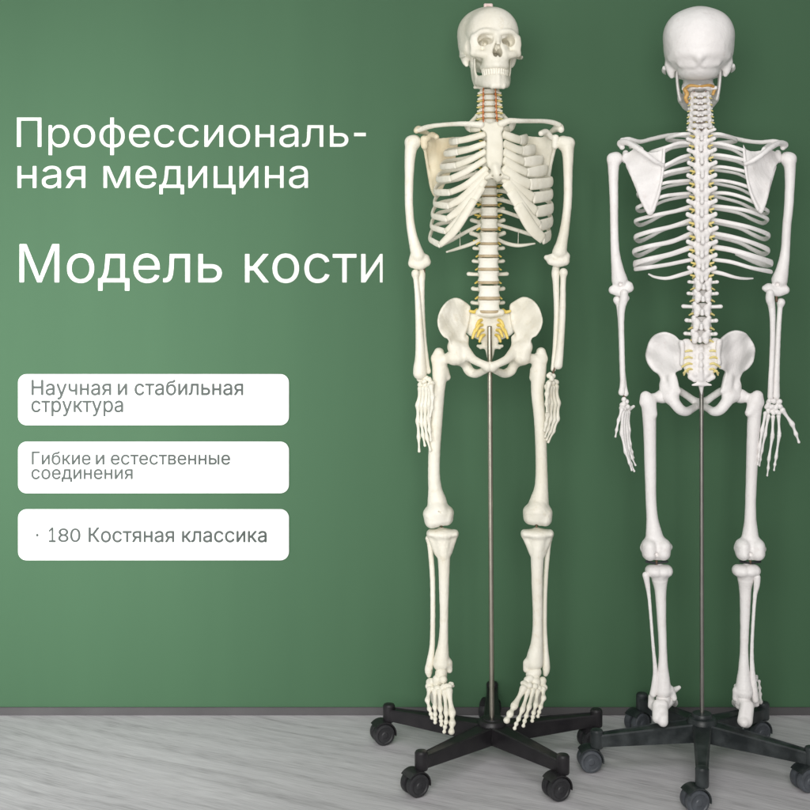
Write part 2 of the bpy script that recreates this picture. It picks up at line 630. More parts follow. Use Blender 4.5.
WY = WALL_Y - 0.0004
o = empty('caption_lettering', at(190, 188, WY))
tag(o, 'two lines of white caption lettering added on the green wall, the topmost writing there', 'lettering')
text_words([('Профессиональ', 17, 348.5, 117.5, 147), ('-', 354, 366, 117.5, 147), ('ная', 17.5, 85.5, 158.5, 188), ('медицина', 103.5, 308, 158.5, 188)], WY, 0.0016, M_WHITE_L, o, res=64)
o = empty('caption_lettering', at(190, 282, WY))
tag(o, 'single line of large white caption lettering added on the green wall above the three caption plaques', 'lettering')
text_words([('Модель', 19.5, 222, 244, 282.5), ('кости', 245, 384.6, 244, 282.5)], WY, 0.0016, M_WHITE_L, o, cut=382.6, res=76)


def plaque(y0, y1, lines, label):
    a = at(18.5, y1, WALL_Y); b = at(289, y0, WALL_Y)
    r = 0.0215
    bm = bmesh.new()
    vs = []
    for cx, cz, a0 in ((b.x - r, b.z - r, 0), (a.x + r, b.z - r, 90), (a.x + r, a.z + r, 180), (b.x - r, a.z + r, 270)):
        for i in range(9):
            t = R(a0 + i * 90 / 8)
            vs.append(bm.verts.new((cx + r * math.cos(t), WALL_Y - 0.0005, cz + r * math.sin(t))))
    f = bm.faces.new(vs)
    ex = bmesh.ops.extrude_face_region(bm, geom=[f])
    nv = [g for g in ex['geom'] if isinstance(g, bmesh.types.BMVert)]
    for v in nv:
        v.co.y -= 0.004
    top = [g for g in ex['geom'] if isinstance(g, bmesh.types.BMFace)]
    bmesh.ops.recalc_face_normals(bm, faces=bm.faces[:])
    bmesh.ops.bevel(bm, geom=[e for f_ in top for e in f_.edges], offset=0.0008, segments=2, affect='EDGES')
    me = bpy.data.meshes.new('plaque'); bm.to_mesh(me); bm.free()
    o = link('caption_plaque', me, M_PLAQUE)
    tag(o, label, 'plaque', 'rounded white caption plaques added on the green wall')
    text_words(lines, WALL_Y - 0.0043, 0.0006, M_GREY_L, o, bold=0.32)


plaque(374, 425, [('Научная', 31.8, 111, 380, 395), ('и', 118, 127, 380, 395), ('стабильная', 134.8, 243, 380, 395), ('структура', 31.5, 123, 397, 412)],
       'added rounded white caption plaque nearest the large lettering, two grey lines ending структура')
plaque(441.5, 493, [('Гибкие', 32, 90.5, 451.5, 464.5), ('и', 96, 104.3, 451.5, 464.5), ('естественные', 111, 230, 451.5, 464.5), ('соединения', 31.5, 132.5, 466, 479)],
       'added rounded white caption plaque between two others, two grey lines ending соединения')
plaque(509, 560, [('·', 36.2, 38.4, 527.5, 542), ('1', 49, 55.6, 527.5, 542), ('80', 58.2, 80.6, 527.5, 542), ('Костяная', 88.8, 174, 527.5, 542), ('классика', 182.3, 266.5, 527.5, 542)],
       'added rounded white caption plaque nearest the floor, single grey line with the number 180')


# ------------------------------------------------------------------ rolling stands
def lathe(bm, prof, center=(0, 0, 0), axis=(0, 0, 1), m=24):
    """prof: (radius, height) rows"""
    q = Vector((0, 0, 1)).rotation_difference(Vector(axis))
    rings = []
    for r, z in prof:
        rings.append([bm.verts.new(Vector(center) + q @ Vector((r * math.cos(2 * math.pi * j / m), r * math.sin(2 * math.pi * j / m), z)))
                      for j in range(m)])
    for a, b in zip(rings, rings[1:]):
        for j in range(m):
            bm.faces.new((a[j], a[(j + 1) % m], b[(j + 1) % m], b[j]))
    bm.faces.new(rings[0][::-1])
    bm.faces.new(rings[-1])


def finish(bm, name, smooth=True, angle=35):
    bmesh.ops.recalc_face_normals(bm, faces=bm.faces[:])
    me = bpy.data.meshes.new(name)
    bm.to_mesh(me)
    bm.free()
    if smooth:
        for p in me.polygons:
            p.use_smooth = True
        me.set_sharp_from_angle(angle=R(angle))
    return me


def leg_mesh(Rl, z0, z1):
    """star-base arm along -Y from the hub, box section tapering outwards, raised edge beads"""
    bm = bmesh.new()
    rows = []
    N = 8
    for i in range(N + 1):
        t = i / N
        y = -(0.02 + (Rl - 0.02) * t)
        wd = 0.0215 * (1 - t) + 0.0125 * t
        top = z0 * (1 - t) + z1 * t
        ht = 0.043 * (1 - t) + 0.027 * t
        sec = [(-wd, top - 0.003), (-wd + 0.003, top), (-wd + 0.006, top - 0.0018), (wd - 0.006, top - 0.0018), (wd - 0.003, top), (wd, top - 0.003),
               (wd * 0.86, top - ht), (-wd * 0.86, top - ht)]
        rows.append([bm.verts.new((x, y, z)) for x, z in sec])
    for a, b in zip(rows, rows[1:]):
        for j in range(8):
            bm.faces.new((a[j], a[(j + 1) % 8], b[(j + 1) % 8], b[j]))
    bm.faces.new(rows[0]); bm.faces.new(rows[-1][::-1])
    # the socket that takes the caster stem
    lathe(bm, [(0.0, z1 - 0.031), (0.0135, z1 - 0.031), (0.0145, z1 - 0.028), (0.0145, z1 + 0.006), (0.012, z1 + 0.010), (0.006, z1 + 0.0115), (0, z1 + 0.0116)],
          (0, -Rl, 0))
    return finish(bm, 'leg', True, 28)


def stand(label, px, Y0, phi, Rl, hub_top, leg_in, leg_out, pole_top, trails, mats, mat_pole, pole_r, lean):
    mb, mt = mats
    base = at(px, 700, Y0)
    root = empty('rolling_stand', (base.x, Y0, 0))
    tag(root, label, 'stand', 'rolling stands with five legs')
    bm = bmesh.new()
    lathe(bm, [(0, leg_in - 0.044), (0.022, leg_in - 0.044), (0.03, leg_in - 0.038), (0.034, leg_in - 0.03), (0.034, leg_in + 0.002), (0.03, leg_in + 0.008), (0.0235, leg_in + 0.010), (0.0235, hub_top - 0.004),
               (0.021, hub_top), (0.012, hub_top + 0.001), (0, hub_top + 0.001)], m=32)
    link('hub', finish(bm, 'hub'), mb, root)
    p0 = Vector((0, 0, hub_top - 0.03)); p1 = Vector(pole_top)
    bm = bmesh.new()
    d = p1 - p0
    L = d.length
    lathe(bm, [(0, 0), (pole_r, 0), (pole_r, L - 0.002), (pole_r - 0.0015, L), (0, L)], p0, d, 24)
    link('pole', finish(bm, 'pole'), mat_pole, root)
    lm = leg_mesh(Rl, leg_in, leg_out)
    # caster meshes
    wr = 0.0255
    bm = bmesh.new()
    for s in (-1, 1):
        lathe(bm, [(0.006, 0), (0.021, 0.0), (wr - 0.001, 0.001), (wr, 0.004), (wr, 0.015), (wr - 0.002, 0.018), (0.019, 0.019), (0.017, 0.0175), (0.008, 0.0175), (0.006, 0.019), (0, 0.019)],
              (s * 0.003, 0, wr), (s, 0, 0), 28)
    wheel = finish(bm, 'wheel')
    zs = leg_out - 0.031
    bm = bmesh.new()
    prof = []
    # hood over the twin wheels: an arc shell
    N = 14
    for k in (0, 1):
        prof.append([])
    for i in range(N + 1):
        t = R(-10 + 150 * i / N)
        for k, rr in ((0, wr + 0.0015), (1, wr + 0.0045)):
            prof[k].append((rr * math.cos(t), wr + rr * math.sin(t)))
    W = 0.0195
    vo = [[bm.verts.new((x, y, z)) for (y, z) in prof[k]] for k in (0, 1) for x in (-W, W)]
    for i in range(N):
        for a, b in ((0, 1), (2, 3), (0, 2), (1, 3)):
            bm.faces.new((vo[a][i], vo[a][i + 1], vo[b][i + 1], vo[b][i]))
    for i in (0, N):
        bm.faces.new([vo[a][i] for a in (0, 1, 3, 2)])
    lathe(bm, [(0, wr + 0.018), (0.0065, wr + 0.018), (0.0065, zs + 0.002), (0, zs + 0.002)], (0, 0.017, 0), (0, 0, 1), 16)
    lathe(bm, [(0, -0.0025), (0.010, -0.0025), (0.010, 0.0025), (0, 0.0025)], (0, 0, wr), (1, 0, 0), 16)
    hood = finish(bm, 'hood')
    stem_h = zs
    for i in range(5):
        a = R(phi) + i * R(72)
        lo = link('leg', lm, mb, root)
        lo.rotation_euler = (0, 0, a)
        tip = Vector((math.sin(a) * Rl, -math.cos(a) * Rl, 0))
        tr = R(trails[i])                       # heading of the trailing wheel in plan
        c = bpy.data.objects.new('caster', None)
        c = link('caster', hood, mb, root)
        off = Vector((math.cos(tr), math.sin(tr), 0)) * 0.017
        c.location = tip + off
        c.rotation_euler = (0, 0, tr + R(90))   # hood is built with stem at +Y
        wo = link('wheel', wheel, mt, c)
        for g in (c, wo):
            pass
    return root


# ------------------------------------------------------------------ skeleton builder
class Skel:
    def __init__(self, px, Y0, label, mat, facing):
        b = at(px, 700, Y0)
        self.o = Vector((b.x, Y0, 0))
        self.Y0 = Y0
        self.turn = -12.5 if facing < 0 else -2
        self.f = facing            # +1: faces the camera, -1: faces the wall
        self.mat = mat
        self.root = empty('skeleton_model', self.o)
        tag(self.root, label, 'skeleton', 'anatomical skeletons hung on rolling stands')

    def P(self, px, py, dy=0):
        """photo pixel + depth in mm (positive = away from the camera) -> local metres"""
        return at(px, py, self.Y0 + dy / 1000) - self.o

    def px(self, n, dy=0):
        return n * (self.Y0 + dy / 1000) / F_PX

    def pts(self, rows):
        out = []
        for r in rows:
            p = self.P(*r[:3])
            out.append((p.x, p.y, p.z, self.px(r[3], r[2])))
        return out

    def bone(self, name, strokes, subs=(), k=7, h=1.6, mat=None, parent=None, rough=0.0007):
        s = Solid(h / 1000, rough)
        for st in strokes:
            fy = 1.0; kk = k
            if isinstance(st, tuple):
                st, fy = st[0], st[1]
            s.stroke(self.pts(st), kk / 1000, fy)
        for st in subs:
            s.stroke(self.pts(st), 0.003, 1.0, True)
        return link(name, s.mesh(name), mat or self.mat, parent or self.root)

    def ray(self, name, chain, r, parent, mat=None):
        """a finger or toe: knuckled bones in a row, each waisted, nearly touching"""
        s = Solid(0.0011, 0.0002)
        for (a, b), (ra, rb) in zip(zip(chain, chain[1:]), zip(r, r[1:])):
            a = np.array(a, float); b = np.array(b, float)
            g = 0.05
            rows = []
            for t, q in ((g, 1.12), (0.2, 0.86), (0.5, 0.64), (0.8, 0.84), (1 - g, 1.1)):
                rows.append((*(a + (b - a) * t), (ra + (rb - ra) * t) * q))
            s.stroke(self.pts(rows), 0.0008, 1.0, n=3)
        return link(name, s.mesh(name), mat or self.mat, parent)

    def blobs(self, name, rows, h=1.1, k=1.3, parent=None, mat=None):
        s = Solid(h / 1000, 0.0006)
        for r in rows:
            if len(r) < 5:
                q = rng.normal(size=3)
                q *= 0.33 * r[3] / np.linalg.norm(q)
                e = (r[0] + q[0], r[1] + q[1], r[2] + q[2] * 2.3, r[3] * rng.uniform(0.78, 0.98))
                s.stroke(self.pts([(r[0] - q[0], r[1] - q[1], r[2] - q[2] * 2.3, r[3] * 0.94), e]), k / 1000)
            else:
                s.stroke(self.pts([r[:4], r[4:]]), k / 1000)
        return link(name, s.mesh(name), mat or self.mat, parent or self.root)

    def limb_end(self, name, sub, blobs, chains, radii):
        k = 1.3 if name == 'hand' else (2.0 if self.f > 0 else 4.0)
        o = self.blobs(name, blobs, k=k)
        for c, r in zip(chains, radii):
            self.ray(sub, c, r, o)
        return o

    def plate(self, name, poly, ctrl, th, strokes=(), subs=(), k=5, h=1.6, mat=None, rim=(0, 1), rough=0.0007):
        s = Solid(h / 1000, rough)
        C2 = np.array(ctrl, float)

        def depth_at(x, y):
            q = 1 / (((C2[:, 0] - x) ** 2 + (C2[:, 1] - y) ** 2) * 5.3e-6 + 4e-4) ** 1.5
            return float((q * C2[:, 2]).sum() / q.sum())
        pl = np.array([(self.P(x, y, depth_at(x, y)).x, self.P(x, y, depth_at(x, y)).z) for x, y in poly])
        s.plate(pl, [tuple(self.P(*c)) for c in ctrl], th / 1000, k / 1000, False, (rim[0] / 1000, rim[1] / 1000))
        for st in strokes:
            fy = 1.0
            if isinstance(st, tuple):
                st, fy = st
            s.stroke(self.pts(st), k / 1000, fy)
        for st in subs:
            s.stroke(self.pts(st), 0.003, 1.0, True)
        return link(name, s.mesh(name), mat or self.mat, self.root)

    def rib(self, rows, mat=None, name='rib', parent=None):
        """rows px, py, dy_mm, half_height_px, half_thickness_px"""
        out = []
        for px, py, dy, a, b in rows:
            p = self.P(px, py, dy)
            j = 1 + 0.05 * random.uniform(-1, 1)
            out.append((p.x, p.y, p.z, self.px(a, dy) * j, self.px(b, dy) * j))
        return link(name, sweep(name, out, 7, 12), mat or self.mat, parent or self.root)

    # -------------------------------------------------------------- skull (canonical, mm, face towards -Y)
    def skull(self, px, py, dy, scale, yaw, pitch, roll=0):
        s = Solid(0.00165, 0.0004)
        mm = 0.001

        def st(rows, k=5, fy=1.0, sub=False):
            for sx in ((1, -1) if any(abs(r[0]) > 0.1 for r in rows) else (1,)):
                s.stroke([(r[0] * sx * mm, r[1] * mm, r[2] * mm, r[3] * mm) for r in rows], k * mm, fy, sub)

        def el(c, r, rot=(0, 0, 0), k=5, sub=False, both=True):
            for sx in ((1, -1) if both and c[0] else (1,)):
                s.ell([c[0] * sx * mm, c[1] * mm, c[2] * mm], [v * mm for v in r], (rot[0], rot[1] * sx, rot[2] * sx), k * mm, sub)
        el((0, 12, 2), (64, 84, 64))
        el((0, -38, 2), (57, 46, 56), k=14)
        el((0, 52, -12), (58, 46, 52), k=14)
        el((0, 16, 12), (64, 68, 55), k=16)
        el((33, 26, 14), (30, 44, 38), k=16)
        el((38, 14, -22), (27, 46, 30), k=14)
        el((0, -30, -42), (44, 44, 26), k=10)          # skull base
        # brow, bridge of the nose
        st([(6, -82, -8, 6), (20, -83, -5, 6.5), (36, -77, -6, 6), (49, -66, -16, 5.5)], 6)
        st([(0, -80, -12, 8), (0, -88, -26, 5.5), (0, -94, -38, 4)], 4)
        st([(5, -84, -20, 4), (11, -82, -40, 4.5), (17, -80, -60, 5)], 4)
        # cheek bones and arches
        st([(18, -78, -56, 8), (34, -73, -54, 8.5), (49, -64, -50, 8)], 6)
        st([(50, -65, -15, 5), (53, -63, -32, 5), (50, -64, -48, 7)], 4)
        st([(50, -64, -50, 6.5), (62, -44, -52, 4.6), (68, -20, -50, 4.2), (66, -4, -46, 5)], 3)
        # upper jaw
        el((0, -62, -68), (30, 30, 22), k=8)
        st([(25, -52, -80, 8), (20, -74, -80, 8), (8, -85, -80, 7.5), (0, -87, -80, 7)], 5)
        # mastoid, occiput lines
        st([(56, 14, -42, 10), (54, 9, -56, 7.5), (52, 6, -64, 4.5)], 7)
        st([(0, 92, -37, 3), (14, 90, -30, 3), (36, 76, -29, 3), (54, 50, -34, 3)], 12)
        st([(0, 92, -36, 4), (0, 86, -46, 3)], 9)
        st([(10, 78, -52, 3), (34, 66, -48, 3)], 12)
        el((0, 30, -60), (40, 42, 16), k=10)
        el((42, -60, -28), (15, 14, 24), k=8)
        el((17, -70, -40), (10, 12, 24), k=8)
        # openings
        el((28.5, -82, -24), (11.5, 32, 12.5), (0, 0.25, -0.25), k=3, sub=True)
        el((24, -58, -26), (8, 34, 8.5), (0, 0, -0.35), k=3, sub=True)
        el((5, -92, -52), (5.6, 40, 11), k=1.5, sub=True)
        el((0, -94, -44), (5.5, 18, 8), k=2.5, sub=True)
        st([(0, -78, -40, 1.4), (0, -76, -62, 1.6)], 1.2)
        el((57, -40, -38), (9, 25, 22), k=4, sub=True)     # temple hollow behind the cheek
        el((46, -42, -66), (12, 22, 16), k=4, sub=True)    # open space under the arch
        el((67, 8, -34), (4, 4, 4), k=2, sub=True)
        st([(27, -68, -25, 8.5), (22, -50, -25, 7), (18, -34, -25, 5)], 3, sub=True)
        st([(5, -80, -54, 6), (5, -50, -54, 6.5), (5, -30, -50, 7)], 2, sub=True)
        el((0, 10, -72), (14, 16, 22), k=3, sub=True)
        me = s.mesh('skull')
        sk = link('skull', me, self.mat, self.root)
        # lower jaw
        s = Solid(0.0015, 0.0004)
        st([(50, -4, -50, 4.0), (49.5, -4, -74, 3.6), (46, -6, -98, 3.8), (42.5, -12, -110, 4.2)], 4, 2.6)
        st([(49, -30, -58, 2.6), (48, -26, -80, 3.6), (43.5, -24, -102, 4.6)], 5, 2.4)
        st([(42.5, -14, -108, 5), (36, -42, -114, 6.5), (28, -66, -119, 8), (15, -82, -122, 8.5), (0, -87, -122, 8)], 5)
        st([(40, -34, -102, 6.5), (28, -60, -105, 7.5), (16, -77, -106, 7), (0, -84, -106, 7)], 6)
        st([(42, -28, -108, 5.5), (30, -60, -113, 7), (16, -79, -114, 7), (0, -85, -114, 7)], 6)
        st([(15, -86, -127, 6), (0, -89, -125, 6)], 5)
        jw = link('jaw', s.mesh('jaw'), self.mat, sk)
        jw.scale = (0.84, 1, 1.0)
        # teeth
        for z, dz, rad in ((-89, -1, 1.0), (-95.5, 1, 0.95)):
            s = Solid(0.001, 0)
            for sx in (1, -1):
                for i in range(7):
                    t = (i + 0.5) / 7
                    a = R(0.5 + 85 * t)
                    x = 27 * math.sin(a) * rad * sx
                    y = -86 + 34 * (1 - math.cos(a)) ** 0.9
                    wdt = (3.6, 3.3, 3.6, 3.8, 3.9, 4.8, 4.8)[i] * 0.95
                    s.stroke([(x * mm, y * mm, (z + 3.5) * mm, wdt * mm), (x * mm, y * mm, (z - 3) * mm, wdt * 0.9 * mm)], 0.0006)
            link('teeth', s.mesh('teeth'), M_TEETH, sk)
        c = self.P(px, py, dy)
        base = R(180) if self.f < 0 else 0
        sk.matrix_local = Matrix.Translation(c) @ Matrix.Rotation(base + R(yaw), 4, 'Z') @ Matrix.Rotation(R(roll), 4, 'Y') @ Matrix.Rotation(R(pitch), 4, 'X') @ Matrix.Scale(scale, 4)
        return sk

    # -------------------------------------------------------------- spine
    def spine(self, levels, protos):
        """levels: (kind, px, py, dy, scale_xy, scale_z)"""
        for kind, px, py, dy, sx, sz in levels:
            pr = protos[kind]
            o = link('vertebra', pr['bone'], None, self.root)
            o.location = self.P(px, py, dy)
            o.rotation_euler = (0, 0, (R(180) if self.f < 0 else 0) + R(self.turn + random.uniform(-4, 4)))
            o.scale = (sx, sx, sz)
            for nm in ('disc', 'nerve', 'artery'):
                for me in pr.get(nm, ()):
                    link({'disc': 'disc', 'nerve': 'nerve', 'artery': 'artery'}[nm], me, None, o)


def vertebra_protos(mat, disc_mat, nerve_mat):
    mm = 0.001
    out = {}

    def make(name, fn, h=1.3, rough=0.0004):
        s = Solid(h * mm, rough)
        fn(s)
        me = s.mesh(name)
        return me

    def sym(s, rows, k=3, fy=1.0):
        for sx in (1, -1):
            s.stroke([(r[0] * sx * mm, r[1] * mm, r[2] * mm, r[3] * mm) for r in rows], k * mm, fy)

    def mid(s, rows, k=3):
        s.stroke([(r[0] * mm, r[1] * mm, r[2] * mm, r[3] * mm) for r in rows], k * mm)

    def lumbar(tp):
        def f(s):
            s.column((0, -10 * mm, 0), 24 * mm, 17 * mm, 13 * mm, 0.15)
            sym(s, [(14, 4, 5, 5.5), (15, 18, 3, 5.5)])
            sym(s, [(14, 20, 3, 7), (8, 26, -3, 7.5), (0, 30, -7, 6)])
            sym(s, [(10, 25, 4, 6.5), (11, 26, -12, 7)])
            mid(s, [(0, 28, -3, 3.5), (0, 46, -5, 3.6)]); mid(s, [(0, 30, -10, 3.5), (0, 47, -14, 4)])
            mid(s, [(0, 44, -5, 3.6), (0, 46, -13, 4)])
            sym(s, [(15, 15, 4, 5), (26, 18, 4, 4.6), (tp, 22, 5, 5.2)])
            sym(s, [(15, 22, 6, 5), (16, 24, 13, 4.5)]); sym(s, [(12, 24, -6, 5), (12, 27, -17, 4.5)])
        return f

    def thoracic(s):
        s.column((0, -10 * mm, 0), 17.5 * mm, 15 * mm, 10 * mm, 0.14)
        sym(s, [(11, 2, 4, 4.5), (12, 14, 3, 5)])
        sym(s, [(13, 15, 2, 7), (8, 20, -2, 8), (0, 24, -5, 7)])
        sym(s, [(8, 19, 6, 6), (8, 21, -12, 6)])
        mid(s, [(0, 24, -3, 5), (0, 32, -11, 4.2), (0, 36, -18, 4.9)])
        sym(s, [(12, 15, 3, 5), (22, 22, 6, 4.5), (30, 27, 9, 4.6)])
        sym(s, [(11, 18, 6, 4.5), (10, 18, 12, 3.5)]); sym(s, [(10, 20, -6, 5), (9, 21, -14, 4)])

    def cervical(s):
        s.column((0, -7 * mm, 0), 11.5 * mm, 9 * mm, 6 * mm, 0.16)
        sym(s, [(9, -5, 5, 2.4), (10, 1, 6, 2.4)], 2)
        sym(s, [(9, -4, 0, 3.2), (16, -3, -1, 3), (22, 0, -3, 3.2)], 2)
        sym(s, [(9, 1, 0, 3.6), (16, 5, 0, 4.6)], 2)
        sym(s, [(16, 6, 3, 4.8), (17, 8, -4, 4.8)], 2)
        sym(s, [(15, 9, 0, 5.0), (9, 16, -1, 5.4), (0, 20, -3, 4.8)], 2)
        mid(s, [(0, 20, -3, 3.4), (0, 27, -6, 3)], 2)
        sym(s, [(0.5, 26, -6, 2.6), (4, 33, -9, 2.6)], 2)

    def atlas(s):
        sym(s, [(0, -13, 0, 4), (10, -10, 0, 4), (18, -2, 0, 7), (20, 4, 0, 7), (14, 16, 0, 4.5), (0, 22, 0, 4.5)], 3)
        sym(s, [(20, 0, 0, 5), (36, 3, -1, 4)], 3)
    kinds = {'lumbar': (lumbar(31), 1.5), 'lumbar_wide': (lumbar(40), 1.5), 'thoracic': (thoracic, 1.4), 'cervical': (cervical, 1.0), 'atlas': (atlas, 1.2)}
    for nm, (fn, h) in kinds.items():
        me = make('vertebra', fn, h)
        me.materials.append(mat)
        out[nm] = {'bone': me}

    def disc(rx, ry, z, hh, yc):
        s = Solid(1.1 * mm, 0)
        s.column((0, yc * mm, z * mm), rx * mm, ry * mm, hh * mm, 0.0)
        me = s.mesh('disc'); me.materials.append(disc_mat); return me
    out['lumbar']['disc'] = out['lumbar_wide']['disc'] = [disc(22.6, 15.8, -16.2, 3.6, -10)]
    out['thoracic']['disc'] = [disc(16.6, 14.2, -12.2, 2.6, -10)]
    out['cervical']['disc'] = [disc(10.6, 8.2, -7.6, 2.0, -7)]

    def nerve(rows, m=nerve_mat):
        res = []
        for sx in (1, -1):
            s = Solid(0.9 * mm, 0.0002)
            for rr in rows:
                s.stroke([(r[0] * sx * mm, r[1] * mm, r[2] * mm, r[3] * mm) for r in rr], 1.5 * mm)
            me = s.mesh('nerve'); me.materials.append(m); res.append(me)
        return res
    out['lumbar']['nerve'] = out['lumbar_wide']['nerve'] = nerve([[(13, 12, -12, 3), (21, 10, -14, 2.8), (27, 6, -18, 2)]])
    out['thoracic']['nerve'] = nerve([[(10, 12, -8, 2.6), (18, 14, -8, 2.6), (26, 17, -6, 2)], [(15, 13, -8, 2), (22, 8, -13, 1.5)]])
    out['cervical']['nerve'] = nerve([[(10, 2, -6, 2), (18, 0, -7, 2), (25, -2, -9, 1.6)], [(17, 2, -7, 1.8), (23, 9, -9, 1.4)]], M_NERVE_P)
    out['cervical']['artery'] = nerve([[(12.5, -7.0, -9, 1.4), (13, -6.2, 0, 1.3), (12.5, -7.0, 9, 1.4)], [(12.8, -7.5, -7.5, 2.0), (12.8, -7.5, -5, 2.0)]], M_ARTERY)
    return out


# ------------------------------------------------------------------ skeleton facing the camera
def build_front():
    S = Skel(490, 2.99, 'ivory skeleton with its face and breastbone towards the viewer, hung on the all black stand', M_BONE_F, 1)
    pr = vertebra_protos(M_BONE_F, M_DISC, M_NERVE)
    sk = S.skull(489.5, 37, 10, 1.03, 8, -2, 0)
    hk = S.blobs('hook', [(485.2, 9, 8, 1.5, 485.2, 5, 8, 1.5), (491.4, 9, 8, 1.5, 491.4, 5, 8, 1.5), (485.2, 5, 8, 1.5, 491.4, 5, 8, 1.5), (484, 8.6, 8, 1.5, 493, 8.8, 8, 1.5)], 1.0, 1, S.root, M_HOOK)
    hk.parent = sk
    hk.matrix_parent_inverse = sk.matrix_basis.inverted()
    # spine: pixel rows of each vertebra
    lv = []
    x = 489.5
    lv.append(('atlas', x, 86.5, 14, 0.95, 1.0))
    for i, y in enumerate((92, 98, 104, 110, 116, 122)):
        lv.append(('cervical', x + 0.1 * i, y, 12 + 2.2 * i, 1.12 + 0.03 * i, 0.93))
    for i, y in enumerate((129, 138, 147, 156, 165, 174, 183, 192, 201.2, 212, 224, 237.5)):
        s = 0.86 + 0.038 * i
        p = 9 if i < 8 else (9.5, 11, 12.2, 13.4)[i - 8]
        lv.append(('thoracic', 490 - 0.12 * i, y, 28 + 20 * math.sin(math.pi * i / 11) - 6 * i / 11, s, p / 428 / 0.0255))
    for i, (y, p, k) in enumerate(((250, 13, 'lumbar'), (263, 13.2, 'lumbar'), (276, 14, 'lumbar_wide'), (291, 15, 'lumbar'), (305, 14, 'lumbar'))):
        lv.append((k, 488.6 - 0.2 * i + (0.8 if i > 2 else 0), y, 14 - 4 * math.sin(math.pi * i / 4) + 3 * i, 1.07 + 0.02 * i, p / 428 / 0.0345))
    S.spine(lv, pr)
    # ribs: bend (outermost), front end of the bone, meeting place with the breastbone
    ty = [129, 138, 147, 156, 165, 174, 183, 192, 201, 212]
    left = [(464, 124, 471, 129, 480, 128), (449, 141.5, 458, 141, 485, 134), (443.5, 153.5, 458, 152, 485.5, 143.5), (440, 166.5, 456, 165.5, 485.5, 151.5), (436, 179, 451, 178.5, 485.5, 159.5),
            (433.5, 191.5, 450, 192.5, 487, 168), (433, 203, 449, 206, 488, 173), (431, 214.5, 447, 219, 485, 180), (430, 225.5, 446, 231.5, 482, 187), (428.5, 237.5, 440, 245, 474, 200)]
    right = [(516, 123, 509, 129, 501, 128), (528, 139, 520, 140, 503, 134), (536, 149.5, 522, 151, 503.5, 143.5), (544, 160, 524, 162, 503.5, 151.5), (548, 169.5, 527, 172.5, 503.5, 159.5),
             (553, 181.5, 530, 184.5, 503, 168), (553, 194, 533, 198, 502, 174), (553.5, 207.5, 536, 212, 506, 182), (553, 220.5, 539, 226, 511, 191), (551, 233.5, 543, 239, 518, 205)]
    for side, rows in ((-1, left), (1, right)):
        for i, (xl, yl, xa, ya, xs, ys) in enumerate(rows):
            y0 = ty[i] - 1
            cx = 490
            W = abs(xl - cx)
            back = 52 if i > 1 else 40
            dep = min(1, 0.45 + 0.14 * i)
            fr = -110 * (0.75 + 0.25 * dep)
            th = 1.35
            bh = 3.4 if side < 0 else 4.0
            if i == 0:
                bh = 3.6
            if side > 0 and i >= 5:
                bh = 5.7
            if i > 6 and side < 0:
                bh = 3.2
            if side > 0 and 0 < i < 5:
                bh = 4.3
            cw = (4.6 if side < 0 else 6.4) if i > 5 else bh
            ob = 5.8 if side > 0 and 0 < i < 5 else bh
            ym = y0 + (yl - y0) * 0.55
            if i == 0:
                y0 = 115
            rows3 = [(cx + side * 6, y0, 34, 2.0, 1.5),
                     (cx + side * 13, y0 + 0.3, 50, 2.0, 1.5),
                     (cx + side * W * 0.58, y0 + (yl - y0) * 0.35, back + 12, 2.1, 1.5),
                     (cx + side * W * 0.88, ym, 34, 2.2, 1.5),
                     (xl - side * 1.3, yl, -14, ob * 0.82, 1.6),
                     (xl * 0.55 + xa * 0.45, yl * 0.5 + ya * 0.5 + 0.5, -56, ob, 1.6),
                     (xa, ya, fr * 0.78, bh, 1.7),
                     (xa * 0.55 + xs * 0.45, ya * 0.62 + ys * 0.38 + (1.5 if i > 4 else 0), fr * 0.92, cw, 1.8),
                     (xs, ys, fr, bh * 0.95 if i < 6 else cw * 0.9, 1.9)]
            rb = S.rib(rows3[:7], M_RIB_F)
            S.rib([rows3[6][:3] + (rows3[6][3] * 0.96, 1.62)] + rows3[7:], M_CART_F, 'cartilage', rb)
    for rows in ([(483, 224, 36, 1.9, 1.5), (468, 231, 56, 2.0, 1.5), (452, 240, 42, 2.0, 1.5), (440, 246, 8, 1.7, 1.3)],
                 [(482, 239, 32, 1.9, 1.5), (471, 244, 46, 1.9, 1.4), (458, 248.5, 40, 1.7, 1.3), (446.5, 252, 22, 0.9, 0.9)],
                 [(496, 224, 36, 1.9, 1.5), (513, 229, 56, 2.0, 1.5), (531, 234.5, 44, 2.0, 1.5), (545, 238, 10, 1.7, 1.3)],
                 [(497, 239, 32, 1.9, 1.5), (507, 243.5, 46, 1.9, 1.4), (519, 245.5, 42, 1.8, 1.3), (535, 243.5, 24, 0.9, 0.9)]):
        S.rib(rows)
    # thin wires that steady the floating ribs
    for a, b in (((460, 231, 44), (460, 248, 44)), ((518.5, 229, 46), (518, 246, 46))):
        S.blobs('steadying_wire', [(*a, 0.35, *b, 0.35)], 0.6, 0.3, S.root, M_BONE_F)
